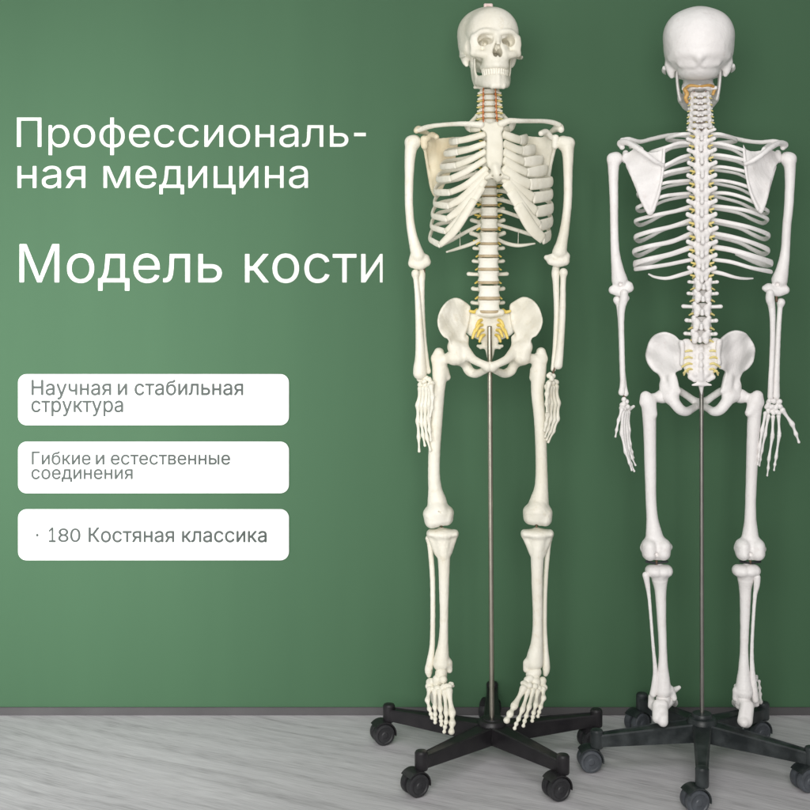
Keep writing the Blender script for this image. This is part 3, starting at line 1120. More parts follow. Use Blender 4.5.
    # breastbone
    S.plate('sternum', [(480, 123.5), (486, 121.5), (490, 123), (495, 121.5), (502, 123), (504, 128), (502, 133), (503, 140), (503.2, 152), (502.5, 163), (499, 168.5), (490, 168.5), (486.5, 163), (486, 150), (486.4, 140), (485.5, 133), (480.5, 129)],
            [(491, 122, -96), (494, 135, -108), (494, 150, -116), (494, 168, -120)], 9,
            strokes=[[(495, 167, -119, 4.6), (497, 174, -118, 5.4), (498, 178, -116, 4.0)], [(497, 174, -118, 3.5), (508, 178, -114, 2)], [(495, 174, -118, 3.5), (486, 178, -114, 2)]],
            subs=[[(492.5, 176, -126, 0.9), (492.5, 176, -108, 0.9)], [(500.5, 175, -126, 1.1), (500.5, 175, -108, 1.1)]], mat=M_CART_F)
    # collar bones
    S.bone('clavicle', [[(481, 125, -104, 3.6), (474, 124.3, -104, 2.9), (462, 123.8, -90, 2.4), (448, 124.4, -62, 2.2), (434, 125.8, -38, 2.3), (425, 127.8, -18, 2.6), (419, 130, -8, 2.4)]], k=3, h=1.5)
    S.bone('clavicle', [[(501, 124, -104, 3.8), (509, 121, -104, 3.0), (520, 121, -92, 2.4), (532, 121, -64, 2.2), (544, 121.2, -38, 2.2), (553, 122.6, -18, 2.5), (559, 125, -8, 2.6)]], k=3, h=1.5)
    # shoulder blades
    S.plate('scapula', [(424, 137), (429, 134.5), (437, 138), (447, 137.5), (456, 137), (458, 143), (456, 157), (451, 172), (444, 187), (438.5, 197), (434.5, 196), (431.5, 190), (429, 178), (427.5, 166), (426, 154), (423, 147)],
            [(424, 143, 6), (440, 140, 40), (456, 140, 58), (455, 160, 64), (437, 195, 62), (428, 168, 38)], 4,
            strokes=[[(424, 139, 2, 3.6), (424.5, 146, 4, 3.6)], [(425, 150, 10, 1.6), (428, 168, 34, 1.5), (431.5, 187, 54, 1.6), (436, 196, 62, 1.8)],
                     [(428, 138, -2, 2.6), (432, 134.8, -14, 3.0), (436.5, 137, -30, 2.8)],
                     [(452, 146, 68, 1.4), (440, 141, 62, 1.8), (428, 134, 36, 2.4), (419.5, 129.5, 8, 3.8), (416.5, 130.5, -4, 3.0)]], mat=M_TAN_F)
    S.plate('scapula', [(555, 137), (550, 134.5), (543, 137), (534, 136.5), (525, 136), (523, 142), (526, 157), (531, 172), (538, 187), (543, 196), (546.5, 195), (549, 188), (550, 176), (551, 165), (553, 154), (556, 147)],
            [(556, 143, 6), (540, 140, 40), (525, 140, 58), (526, 160, 64), (544, 195, 62), (552, 168, 38)], 4,
            strokes=[[(555.5, 138, 2, 3.6), (555, 146, 4, 3.4)], [(554, 150, 10, 1.8), (550, 168, 34, 1.8), (546, 190, 58, 1.8)],
                     [(551, 137, -2, 2.6), (546, 131.8, -14, 3.0), (541, 133.5, -30, 2.8)],
                     [(527, 146, 68, 1.4), (540, 141, 62, 1.8), (551, 132, 36, 2.4), (558.5, 127.5, 8, 4.2), (561, 129.5, -4, 3.4)]], mat=M_BONE_F)
    # upper arms
    S.bone('humerus', [[(414, 142, 8, 7.2)], [(409.5, 141, 4, 4.6)], [(411.5, 145, 4, 6.4), (410, 157, 2, 5.4), (409.2, 178, 0, 4.4), (409, 205, -2, 4.1), (411, 228, -3, 4.3), (414.5, 244, -3, 5.4), (418, 256, -3, 7)],
                       [(413.5, 264, -4, 4.2), (420, 265.5, -5, 4.4), (426, 262.5, -2, 4.4)], [(413, 258, -2, 3.5), (412, 263, -2, 3.6)], [(426, 258, 0, 3.6), (427.5, 261.5, 0, 2.6)]],
           subs=[[(410.6, 139, -18, 0.9), (411.5, 150, -18, 0.9)]])
    S.bone('humerus', [[(563, 143, 8, 7.2)], [(569.5, 142.5, 4, 5.2)], [(567, 145, 4, 7.0), (568, 156, 2, 5.6), (568, 172, 0, 4.6), (567.8, 200, -2, 4.2), (565.2, 225, -3, 4.5), (562, 242, -3, 5.6), (559.5, 252, -3, 7.2)],
                       [(551, 261, -4, 4.2), (558, 262.5, -5, 4.6), (565, 261, -4, 4.6)], [(550, 258, 0, 4.0), (546.5, 257.5, 0, 2.6)], [(566, 256, 0, 4)]],
           subs=[[(566.4, 139, -18, 0.9), (565.8, 150, -18, 0.9)]])
    # forearms
    S.bone('ulna', [[(421.5, 270, 10, 3.8), (421.5, 277, 4, 3.8), (421.5, 286, 3, 3.2), (422, 310, 4, 2.9), (424, 340, 3, 2.6), (427, 364, 1, 2.5), (428, 371.5, 0, 2.9)]])
    S.bone('radius', [[(415.5, 273, -3, 3.9)], [(415.5, 275, -3, 3.0), (416.4, 284, -4, 2.6), (417.8, 300, -6, 3.0), (419.5, 330, -8, 4.0), (420.3, 355, -8, 5.0), (420, 368, -8, 6.6), (420, 373, -8, 6.8)]])
    S.bone('ulna', [[(556, 268, 10, 3.8), (555.5, 274, 4, 4.0), (556, 284, 3, 3.3), (556.6, 310, 4, 2.8), (555.6, 340, 3, 2.6), (554, 362, 1, 2.6), (553.4, 369, 0, 2.8)]])
    S.bone('radius', [[(563.5, 272, -3, 4.0)], [(563.5, 274, -3, 3.2), (563, 284, -4, 2.8), (562.6, 308, -6, 3.2), (561, 335, -8, 3.6), (559.4, 354, -8, 4.1), (558, 365, -8, 4.6)]])
    # hands
    S.limb_end('hand', 'finger', [(420.5, 379.5, -2, 3.0), (425.5, 378, -8, 3.0), (429.5, 380, -14, 2.8), (421, 385, 0, 2.9), (425, 384.5, -6, 2.9), (429, 385, -14, 2.8), (432.5, 383, -20, 2.2), (424, 381.5, -14, 2.4)],
               [[(421, 388, 2), (418.2, 405, 6), (418, 421, 8), (418.8, 437, 6), (419.2, 452, 2)],
                [(424, 388, -5), (421.8, 406, -2), (421.4, 422, 0), (423, 435, -4), (425, 446, -10)],
                [(427, 388, -12), (425.4, 406, -10), (425, 423, -8), (427, 438, -12), (430.5, 451, -20)],
                [(430, 388, -19), (429.2, 404, -18), (428.8, 419, -16), (429.5, 430, -20), (431, 441, -26)],
                [(431, 386, -26), (432.5, 397, -38), (432, 408, -46), (430, 417, -48)]],
               [(3.1, 2.8, 2.4, 2.0, 1.3)] * 4 + [(2.7, 2.4, 2.0, 1.3)])
    S.limb_end('hand', 'finger', [(553, 376, -2, 3.0), (549.5, 375, -10, 2.9), (555.5, 382, 0, 3.0), (552, 383, -6, 2.9), (548.5, 383, -12, 2.8), (551.5, 378.5, -16, 2.6)],
               [[(555.5, 386, 2), (558, 403, 4), (557.4, 419, 4), (553.4, 431, 0), (548, 442.5, -6)],
                [(552.6, 387, -5), (554.8, 404, -2), (554, 420, -2), (550.5, 431, -8), (546.5, 440, -14)],
                [(550, 387, -12), (551.2, 404, -10), (550.6, 419, -10), (548, 429, -16), (545, 437, -24)],
                [(547.5, 386, -19), (548, 402, -18), (547.6, 415, -18), (546, 424, -24), (544.5, 431, -30)],
                [(549, 383, -26), (547, 394, -38), (546.6, 404, -46), (547, 412, -48)]],
               [(3.1, 2.8, 2.4, 2.0, 1.3)] * 4 + [(2.7, 2.4, 2.0, 1.3)])
    # sacrum with coccyx
    sac = S.plate('sacrum', [(463, 319), (468, 313.5), (474, 312), (480, 311), (490, 313), (500, 311), (506, 312), (512, 313.5), (517, 319), (517, 328), (511, 335.5), (502, 340), (497, 345), (495, 350), (493, 358), (490, 363), (487, 358), (485, 350), (483, 345), (478, 340), (469, 335.5), (463, 328)],
                  [(490, 312, 18), (490, 325, 34), (490, 340, 44), (490, 360, 34), (468, 318, 46), (512, 318, 46)], 13,
                  strokes=[([(479, 312.5, 14, 3.5), (490, 314, 12, 4.0), (501, 312.5, 14, 3.5)], 1.4), [(478, 346, 40, 1.6), (490, 347, 38, 2), (502, 346, 40, 1.6)], [(484, 346, 38, 1.6), (480.5, 348, 37, 1.2)], [(496, 346, 38, 1.6), (499.5, 348, 37, 1.2)]],
                  subs=[[(481, 320, 10, 1.2), (481, 320, 34, 1.2)], [(499, 320, 10, 1.2), (499, 320, 34, 1.2)]])
    for sx in (-1, 1):
        for j, (x0, y0, x1, y1, x2, y2) in enumerate(((8.5, 320, 11, 321.5, 13.5, 326), (8, 325, 11, 325.5, 14, 331), (7, 330, 10, 331, 12.5, 336.5), (6, 335, 8.5, 336.5, 10.5, 341.5), (12, 327, 15, 331, 17.5, 338), (13, 310, 16, 312, 20, 311))):
            n = S.bone('nerve', [[(490 + sx * x0, y0, 26, 1.6), (490 + sx * x1, y1, 20, 1.8), (490 + sx * x2, y2, 18, 1.3)]], mat=M_NERVE, parent=sac, h=1.1, rough=0.0002)
    # hip bones
    L = [(470.5, 306.5), (465.5, 302), (457, 297.7), (448, 300.5), (441, 308.5), (437.4, 319.6), (438.6, 329), (443, 336.5), (447.5, 339), (449.2, 343), (450, 348), (452, 354), (457, 361), (463, 361), (468, 356), (468.5, 350), (465.5, 344), (464.8, 336), (468, 328), (470, 318)]
    for sx in (-1, 1):
        m = lambda x: x if sx < 0 else 980 - x
        dy_ = 0 if sx < 0 else -1
        poly = [(m(x), y + dy_) for x, y in L]
        if sx > 0:
            poly = poly[::-1]
        S.plate('hip_bone', poly,
                [(m(470), 307, 46), (m(457), 298, 22), (m(441), 308, -16), (m(438), 325, -46), (m(447), 338, -50), (m(452), 350, -18), (m(462), 357, -14), (m(466), 338, 18), (m(469), 322, 44), (m(452), 320, 12), (m(458), 335, 4)], 7, k=10, rim=(2.6, 7),
                strokes=[([(m(455.5), 350, -10, 6.5), (m(457), 357, -10, 8.2)], 1.2),
                         [(m(466.3), 338, 16, 2.6), (m(465.5), 347, 0, 3.2), (m(468), 354, -16, 5.0), (m(473), 359.3, -34, 4.3), (m(480), 363, -46, 3.9), (m(487.5), 366, -50, 3.9)],
                         [(m(461), 358, 0, 7), (m(466), 365, 10, 5.0), (m(469.5), 371, 10, 5.0), (m(475.5), 373.6, 2, 4.3), (m(482), 371.6, -22, 3.6), (m(487.5), 368.2, -46, 3.7)], [(m(453), 346, -14, 5), (m(460), 348, -6, 6)]],
                subs=[], h=1.8)
    S.blobs('pubic_joint', [(490, 363.5, -50, 2.3, 490, 368, -48, 2.5)], 1.2, 1, S.root, M_CART_F)
    # thighs
    S.bone('femur', [[(454.5, 357, -12, 8.2)], [(454, 358, -8, 6.0), (446, 358.5, -4, 4.8), (440, 360, 4, 6.4)], [(439, 352.5, 6, 5.0), (436.5, 358, 6, 5.6)], [(447, 377, 8, 3.8), (444, 371, 6, 5)],
                     [(439.5, 362, 4, 7.5), (439.6, 376, 2, 7.3), (438.2, 392, 0, 6.5), (436.3, 420, -2, 6.2), (434.4, 450, -3, 5.9), (434, 475, -3, 6.0), (435.2, 490, -3, 7.0), (437, 501, -3, 9.4), (438, 510, -3, 10.5)],
                     ([(430.6, 514, -4, 7.6), (432, 520.5, -4, 7.6)], 1.7), ([(446.5, 513, -2, 7.4), (446, 518, -2, 7.2)], 1.7), [(437, 511, -14, 9), (438.5, 517, -15, 8.6)], [(438.5, 512, -18, 9.4), (438.6, 518.5, -16, 7.6)]],
           subs=[[(441, 527.5, -60, 1.3), (441, 526.5, 40, 2.2)], [(438.6, 511.5, -36, 1.0), (440.5, 512.5, -36, 0.8)]])
    S.bone('femur', [[(522, 357, -12, 8.2)], [(523, 358, -8, 6.0), (531, 358.5, -4, 4.8), (538, 360, 4, 6.2)], [(541, 352, 6, 4.8), (542.6, 358, 6, 5.2)], [(533, 377.5, 8, 3.6), (535, 371, 6, 5)],
                     [(539.5, 362, 4, 7.2), (538.6, 376, 2, 7.2), (537.4, 392, 0, 6.3), (540, 420, -2, 6.0), (541.2, 455, -3, 5.7), (541.6, 478, -3, 6.2), (541, 490, -3, 7.2), (539.3, 501, -3, 9.4), (538, 508, -3, 10.5)],
                     ([(530.3, 512, -2, 7.4), (530.6, 517, -2, 7.4)], 1.7), ([(545, 512.5, -4, 7.4), (544.5, 518.5, -4, 7.4)], 1.7), [(538, 510, -14, 9), (537.5, 516, -15, 8.6)], [(537.4, 511, -18, 9.4), (537.4, 517.5, -16, 7.6)]],
           subs=[[(536.5, 526.5, -60, 1.3), (536.5, 525.5, 40, 2.2)], [(537.8, 511, -36, 1.0), (539.4, 512, -36, 0.8)]])
    # shins
    S.bone('tibia', [([(430.5, 533.2, 2, 3.8), (442, 534, -2, 5.0), (455, 533.2, 2, 3.6)], 2.2), [(431.5, 536, 2, 4.0), (438.5, 552, 0, 4.6)], [(453.5, 536, 2, 4.0), (448, 551, 0, 4.6)], [(440.5, 529.5, 4, 1.9), (441.5, 533, 4, 2.6)], [(442.5, 538, 0, 9.4), (443.4, 549, -4, 7.2), (444, 565, -4, 5.8), (444, 590, -4, 4.9), (444, 620, -2, 4.2), (443.3, 642, 0, 5.0), (442, 655, 0, 7.0), (441.4, 663, 0, 8.6)],
                     [(448.5, 663, 0, 4.0), (449.3, 670, 0, 3.2)], [(443, 549, -12, 3.2), (443.5, 556, -12, 2.6)]])
    S.bone('fibula', [[(428.8, 538.5, 12, 3.4), (430.4, 548, 12, 2.8), (432.6, 580, 10, 2.6), (432.8, 620, 8, 2.5), (432.2, 645, 6, 2.7), (430, 662, 4, 3.6), (428.6, 670, 3, 4.0), (429, 675, 3, 2.6)]], subs=[[(432.5, 671, -30, 0.8), (432.5, 671, 0, 0.8)]])
    S.bone('tibia', [([(524.5, 533.2, 2, 3.7), (537, 534, -2, 5.0), (550, 533.2, 2, 3.7)], 2.2), [(526, 536, 2, 4.0), (533, 551, 0, 4.6)], [(548.5, 536, 2, 4.0), (542, 552, 0, 4.6)], [(536.5, 529.5, 4, 1.9), (536, 533, 4, 2.6)], [(538, 538, 0, 9.2), (537.6, 549, -4, 7.2), (537.2, 565, -4, 6.2), (537.3, 590, -4, 5.5), (537.8, 620, -2, 5.0), (537, 642, 0, 6.0), (535.3, 655, 0, 8.0), (534.4, 662, 0, 8.8)],
                     [(527, 663, 0, 4.0), (526.3, 669.5, 0, 3.2)], [(537.5, 549, -12, 3.2), (537, 556, -12, 2.6)]])
    S.bone('fibula', [[(549.3, 538, 12, 3.3), (548, 548, 12, 2.6), (545.6, 580, 10, 2.3), (544.6, 620, 8, 2.3), (545.4, 645, 6, 2.5), (546.2, 660, 4, 3.4), (546.2, 669, 3, 3.8), (545.6, 674, 3, 2.6)]], subs=[[(542.2, 671.5, -30, 0.9), (542.2, 671.5, 0, 0.9)]])
    # feet, toes pointing down and forward
    S.limb_end('foot', 'toe', [(441, 675, -6, 6.4), (443, 680, -20, 5.0), (437, 681, -14, 5.2), (431, 682, -6, 4.4), (429.5, 687, -10, 3.6), (433, 690, -22, 3.0), (438, 688.5, -30, 3.4), (443, 687.5, -36, 3.4), (448, 686.5, -36, 3.4), (451, 684, -30, 2.4), (452.5, 686, -28, 1.8), (436, 690, 34, 6.5, 437, 700, 44, 6.0)],
               [[(448.5, 690, -42), (452, 713, -74), (452.2, 723, -90), (451.4, 732, -100)],
                [(444.5, 691, -42), (446.2, 713, -78), (446, 722, -92), (445, 727, -100), (444.2, 732, -104)],
                [(439.5, 691, -36), (440.4, 709, -68), (440.8, 717, -82), (441.2, 721, -88), (441.4, 725, -92)],
                [(434.8, 691, -30), (435, 707, -58), (435.2, 714.5, -72), (435.2, 719, -78), (435.2, 722.5, -82)],
                [(429.6, 689, -22), (427.4, 700, -44), (429.4, 709, -60), (431, 714, -66), (432, 718, -70)]],
               [(3.8, 3.5, 3.3, 3.0)] + [(2.9, 2.5, 2.2, 2.0, 1.8)] * 4)
    S.limb_end('foot', 'toe', [(534, 673.5, -6, 6.8), (529, 680, -20, 4.6), (536, 681, -16, 5.2), (542, 682, -8, 4.4), (544, 687, -12, 3.4), (540, 689, -24, 3.2), (535, 687.5, -30, 3.4), (530, 686.5, -36, 3.4), (525.5, 685, -36, 3.4), (523.5, 683, -30, 2.6), (539, 690, 34, 6.5, 538, 700, 44, 6.0)],
               [[(524, 688, -42), (514.2, 706, -74), (510, 714, -90), (506.6, 720.5, -100)],
                [(528.2, 690, -42), (522.4, 710, -78), (518.5, 719, -92), (516.2, 724, -100), (514.6, 728.5, -104)],
                [(532.8, 690, -36), (529, 707, -68), (526.2, 716, -82), (524.6, 721, -88), (523.4, 726, -92)],
                [(537.4, 691, -30), (535.6, 705, -58), (533.6, 713, -72), (532.8, 717, -78), (532.2, 721, -82)],
                [(543, 689, -22), (543.6, 698, -44), (540.6, 707, -60), (539, 712, -66), (537.8, 716.5, -70)]],
               [(3.8, 3.5, 3.3, 3.1)] + [(2.9, 2.5, 2.2, 2.0, 1.8)] * 4)
    for a, b in (((553.6, 141, 4), (557, 143.5, 4)), ((419, 142, 4), (423.5, 143, 4)), ((424, 269, 4), (424, 274, 4)), ((556.5, 266, 4), (556, 271, 4)), ((424, 374, -6), (424.5, 380, -8)), ((554.5, 367, -4), (552.5, 376, -6)),
                 ((441.5, 522, 2), (441.5, 532, 2)), ((536.5, 522, 2), (536.5, 532, 2)), ((440.5, 668, 0), (440.5, 674, -4)), ((534.5, 668, 0), (534.5, 674, -4))):
        S.bone('joint_pin', [[(*a, 1.1), (*b, 1.1)]], mat=M_PIN, h=0.8, rough=0)
    return S


# ------------------------------------------------------------------ skeleton with its back to the camera
def build_back():
    S = Skel(701, 2.94, 'pinkish white skeleton turned to the wall, showing its spine and shoulder blades', M_BONE_B, -1)
    pr = vertebra_protos(M_BONE_B, M_DISC_B, M_NERVE_P)
    sk = S.skull(698.5, 43.5, 0, 1.15, -12, -2, 0)
    hk = S.blobs('hook', [(690, 9.5, 0, 1.0, 696, 8.2, 0, 1.0), (696, 8.2, 0, 1.0, 702, 8.6, 0, 1.0), (690, 9.5, 0, 0.9, 695, 10.3, -14, 0.9), (695, 10.3, -14, 0.9, 702, 8.6, 0, 0.9)], 0.8, 0.5, S.root, M_STEEL)
    hk.parent = sk
    hk.matrix_parent_inverse = sk.matrix_basis.inverted()
    lv = [('atlas', 699.5, 88, -10, 1.0, 1.1)]
    for i, y in enumerate((95, 101.5, 107.5, 113.5, 119.5, 126)):
        lv.append(('cervical', 700 + 0.1 * i, y, -10 - 2.2 * i, 1.02 + 0.045 * i, 0.96))
    for i, y in enumerate((134, 143.5, 155, 168, 180.5, 193.5, 206, 219.5, 233, 246.5, 259.5, 272)):
        s = 0.96 + 0.008 * i if i else 0.94
        p = (9, 10.5, 12, 12.6, 12.6, 12.8, 13, 13.4, 13.4, 13.2, 12.8, 12.2)[i]
        lv.append(('thoracic', 701 + 0.1 * i, y, -22 - 20 * math.sin(math.pi * i / 11) + 6 * i / 11, s * (0.92 if i > 9 else 1), p / 437 / 0.0255))
    for i, (y, p, k) in enumerate(((283.5, 12, 'lumbar'), (295, 12.5, 'lumbar'), (308, 13.5, 'lumbar_wide'), (322, 14, 'lumbar'), (335, 13, 'lumbar'))):
        lv.append((k, 702.5 - 0.4 * i, y, -10 + 4 * math.sin(math.pi * i / 4) - 3 * i, 0.98 + 0.02 * i, p / 437 / 0.0345))
    S.spine(lv, pr)
    S.bone('artery', [[(684.5, 89, -14, 1.5), (690, 85.5, -30, 1.5), (700, 86.4, -34, 1.3), (710, 85.3, -30, 1.5), (716, 88.5, -14, 1.5)],
                      [(685, 90, -14, 2.0), (687, 94, -14, 2.2), (685.5, 98, -14, 1.8), (687, 102, -14, 1.6)], [(714.5, 90, -14, 1.6), (713, 94, -14, 1.6)]], mat=M_OCHRE, h=1.0, rough=0.0005, k=2)
    # ribs, traced from the spine outwards, then round to the front
    Lr = [[(690, 134), (680, 134.5), (667, 138.5)], [(690, 143.5), (680, 143), (667, 147), (652, 152)], [(690, 155), (680, 158), (666, 165), (648, 173)], [(690, 168), (680, 169.5), (665, 173), (644, 181)],
          [(690, 180.5), (677, 181.5), (663, 183.5), (641, 192)], [(690, 193.5), (676, 194.5), (661, 197), (640, 206)], [(692, 206), (676, 211), (656, 215), (637, 220)], [(692, 219.5), (672, 226.5), (652, 231), (636.5, 236)],
          [(692, 233), (672, 241.5), (650, 246), (635, 250.5)], [(692, 247), (670, 254.5), (650, 259), (636, 263)], [(692, 259.5), (668, 264.5), (648, 267.5), (636, 269)]]
    Rr = [[(711, 134), (722, 134.5), (736, 140)], [(711, 143.5), (722, 144), (740, 149), (752, 154)], [(711, 155), (722, 155.5), (742, 159.5), (760, 166)], [(711, 168), (722, 167), (743, 171), (761, 178)],
          [(711, 180.5), (725, 181), (744, 185.5), (763, 194)], [(711, 193), (728, 193.5), (747, 199), (765, 209)], [(711, 206), (728, 207.5), (748, 211), (766, 218)], [(711, 219.5), (730, 223), (750, 227.5), (767.5, 234)],
          [(711, 233), (730, 236.5), (750, 242), (767, 249)], [(713, 247), (731, 250), (752, 256), (770, 262)], [(713, 259.5), (731, 262), (752, 268), (770, 271.5)]]
    for side, rs in ((-1, Lr), (1, Rr)):
        for i, r in enumerate(rs):
            hh = (1.9, 1.9, 1.9, 1.8, 1.8, 1.9, 2.0, 2.2, 2.3, 2.7, 2.0)[i]
            dys = [-34, -50, -58, -26] if i else [-24, -28, 8]
            rows = []
            for (x, y), d in zip(r, dys):
                last = (x, y) == r[-1]
                rows.append((x, y, d, hh * (1.15 if last and i > 6 else 1), 1.5))
            xl, yl = r[-1]
            c = 701.5
            if i == 0:
                rows += [(c + side * 30, yl + 2, 40, 2.2, 1.5), (c + side * 16, yl + 3, 74, 2.2, 1.5)]
            elif i < 9:
                xe = xl + side * (3.0 if i < 6 else 0.6)
                y0r = r[0][1]
                f_ = lambda t: y0r + (yl - y0r) * t ** 0.85
                rows += [(xe, yl + 3.0, 10, hh * 1.2, 1.5), (c + (xe - c) * 0.93, f_(0.95) + 5.6, 44, hh * 1.05, 1.5), (c + (xe - c) * 0.78, f_(0.8) + 3.4, 76, hh * 0.95, 1.5),
                         (c + (xe - c) * 0.55, f_(0.6) - 1.2, 92, hh * 0.85, 1.5), (c + side * 9, f_(0.1), 106, hh * 0.95, 1.6)]
            elif i == 9:
                rows += [(xl + side * 0.3, yl + 1.5, 14, hh * 1.5, 1.5), (c + (xl - c) * 0.86, yl + 1, 58, hh * 1.3, 1.5), (c + (xl - c) * 0.5, yl - 8, 90, hh * 0.55, 1.2)]
            else:
                rows += [(xl + side * 0.8, yl + 0.6, 8, 1.0, 1.0)]
            S.rib(rows)
    S.rib([(692, 271.5, -30, 2, 1.5), (682, 274.5, -44, 2, 1.4), (667, 278.3, -44, 1.7, 1.3), (655, 277, -32, 1.4, 1.1), (648.5, 274, -22, 0.8, 0.8)])
    S.rib([(712, 271.5, -30, 2, 1.5), (722, 273.5, -44, 2, 1.4), (735, 277.3, -44, 1.7, 1.3), (745, 278.6, -34, 1.3, 1.1), (753, 278.4, -22, 0.8, 0.8)])
    S.plate('sternum', [(691, 140), (697, 138), (707, 138), (713, 140), (713, 148), (709, 152), (709.5, 190), (706, 198), (702, 210), (698, 198), (694.5, 190), (695, 152), (691, 148)],
            [(702, 138, 96), (702, 160, 108), (702, 200, 112)], 9)
    # collar bones
    S.bone('clavicle', [[(692, 137, 96, 3.6), (684, 135, 96, 2.8), (668, 135.5, 84, 2.2), (652, 139, 58, 2.1), (640, 141.8, 34, 2.2), (629, 139.5, 14, 2.6), (622, 140, 4, 2.2)]], k=3, h=1.5)
    S.bone('clavicle', [[(711, 137, 96, 3.6), (719, 135, 96, 2.8), (733, 138, 84, 2.2), (747, 141, 58, 2.1), (760, 142.3, 34, 2.1), (773, 141.5, 14, 2.4), (781, 142.5, 4, 2.2)]], k=3, h=1.5)
    # shoulder blades
    S.plate('scapula', [(665.2, 145.5), (659, 151), (648, 152), (637, 147), (629, 152), (624, 153.5), (622.5, 160), (628, 167), (633, 177), (638, 190), (643.5, 205), (648.5, 214), (652, 215), (656, 207), (659.5, 195), (663.5, 178), (664, 164)],
            [(624, 157, 4), (645, 152, -34), (664, 147, -56), (664, 165, -62), (658, 195, -66), (650, 213, -64), (640, 190, -52), (630, 170, -26)], 4,
            strokes=[[(625.5, 153, 4, 3.0), (625, 160, 2, 3.2)], [(628, 166, -14, 2.0), (635, 182, -38, 1.9), (642, 200, -56, 1.7), (649, 212.5, -64, 2.0)], [(664, 150, -58, 1.3), (662.8, 170, -64, 1.3), (659, 192, -67, 1.3), (653, 210, -66, 1.6)],
                     [(662.5, 165, -68, 1.8), (655, 161, -76, 2.4), (646, 154.5, -76, 2.6), (636, 147.5, -60, 2.7), (627, 142.5, -36, 2.9), (620.5, 143, -14, 3.4), (622, 147, -16, 2.8)], [(641, 149, -34, 2.2), (634, 145, 6, 2.4), (631, 147, 20, 2.2)]])
    S.plate('scapula', [(742.7, 143), (747, 150), (757, 151), (767, 149), (774, 151), (780, 153), (780.5, 160), (775, 167), (771, 178), (768, 192), (764.5, 205), (762, 212.5), (759, 212), (754, 204), (749.5, 192), (746, 178), (744.5, 162)],
            [(780, 157, 4), (760, 152, -34), (743, 145, -56), (745, 165, -62), (751, 195, -66), (761, 211, -64), (768, 190, -52), (774, 170, -26)], 4,
            strokes=[[(778, 153, 4, 3.0), (778.5, 160, 2, 3.2)], [(774.5, 167, -14, 2.0), (769.5, 184, -40, 1.9), (765, 202, -58, 1.7), (761, 211, -64, 2.0)], [(743.8, 150, -58, 1.3), (746, 172, -64, 1.3), (750.5, 192, -67, 1.3), (758, 209, -66, 1.6)],
                     [(745.5, 164, -68, 1.8), (753, 160.5, -76, 2.4), (762, 154.5, -76, 2.6), (771, 147.5, -60, 2.7), (779, 143.2, -36, 2.9), (785, 144.6, -14, 3.2), (783, 147.5, -16, 2.8)], [(764, 149, -34, 2.2), (770, 145, 6, 2.4), (773, 147, 20, 2.2)]])
    # arms
    S.bone('humerus', [[(616, 158.5, 4, 6.8)], [(611.5, 158, 0, 4.6)], [(613.5, 162, 0, 6.0), (613.4, 172, 0, 5.2), (613.6, 186, 0, 4.5), (614, 202, 0, 4.2), (614.2, 225, 0, 4.0), (615, 250, 2, 4.3), (617.3, 268, 2, 6), (619.5, 280, 2, 8)],
                       [(613, 290, 0, 4.4), (621, 292, 0, 4.6), (628, 288, 0, 4.6)], [(629, 285.5, 0, 3.8), (630.5, 288, 0, 2.8)]], subs=[[(620.5, 284.5, -40, 2.0), (620.5, 284.5, -6, 2.0)]])
    S.bone('humerus', [[(787, 158.5, 4, 6.8)], [(791.5, 158, 0, 4.8)], [(789.5, 162, 0, 6.4), (790, 172, 0, 5.3), (789.6, 190, 0, 4.7), (788.6, 208, 0, 4.5), (786.6, 228, 0, 4.3), (785.4, 250, 2, 4.5), (782.6, 268, 2, 6), (779.5, 280, 2, 8)],
                       [(785, 290, 0, 4.5), (777, 292, 0, 4.6), (769, 289, 0, 4.4)], [(768, 287, 0, 3.6), (764.5, 288, 0, 2.6)]], subs=[[(777.5, 284.5, -40, 2.0), (777.5, 284.5, -6, 2.0)]])
    S.bone('ulna', [[(624, 293, -12, 4.0), (623.6, 300, -8, 4.2), (621.8, 308, -4, 3.6), (621.4, 322, -2, 2.8), (621.8, 345, 0, 2.7), (622.4, 370, 0, 2.7), (622.6, 384, 0, 2.7), (621.6, 392.5, 0, 3.3)], [(627, 298, -4, 2.4)]])
    S.bone('radius', [[(617, 299.5, 6, 3.6)], [(617.4, 301, 6, 3.0), (619.2, 308, 8, 2.6), (620.8, 330, 10, 2.5), (621.8, 360, 10, 2.6), (623.6, 384, 8, 3.0), (625.4, 393.5, 6, 3.2)]])
    S.bone('ulna', [[(770, 293, -12, 3.8), (770, 299, -8, 4.4), (772, 308, -4, 3.4), (772.8, 328, -2, 2.7), (772.2, 355, 0, 2.6), (771, 380, 0, 2.7), (770.4, 397, 0, 3.0)]])
    S.bone('radius', [[(781, 302, 6, 3.9)], [(780.8, 303, 6, 3.0), (779.8, 310, 8, 2.6), (778.4, 330, 10, 2.6), (777, 358, 10, 2.9), (776, 382, 8, 3.6), (775.6, 396, 6, 4.2)]])
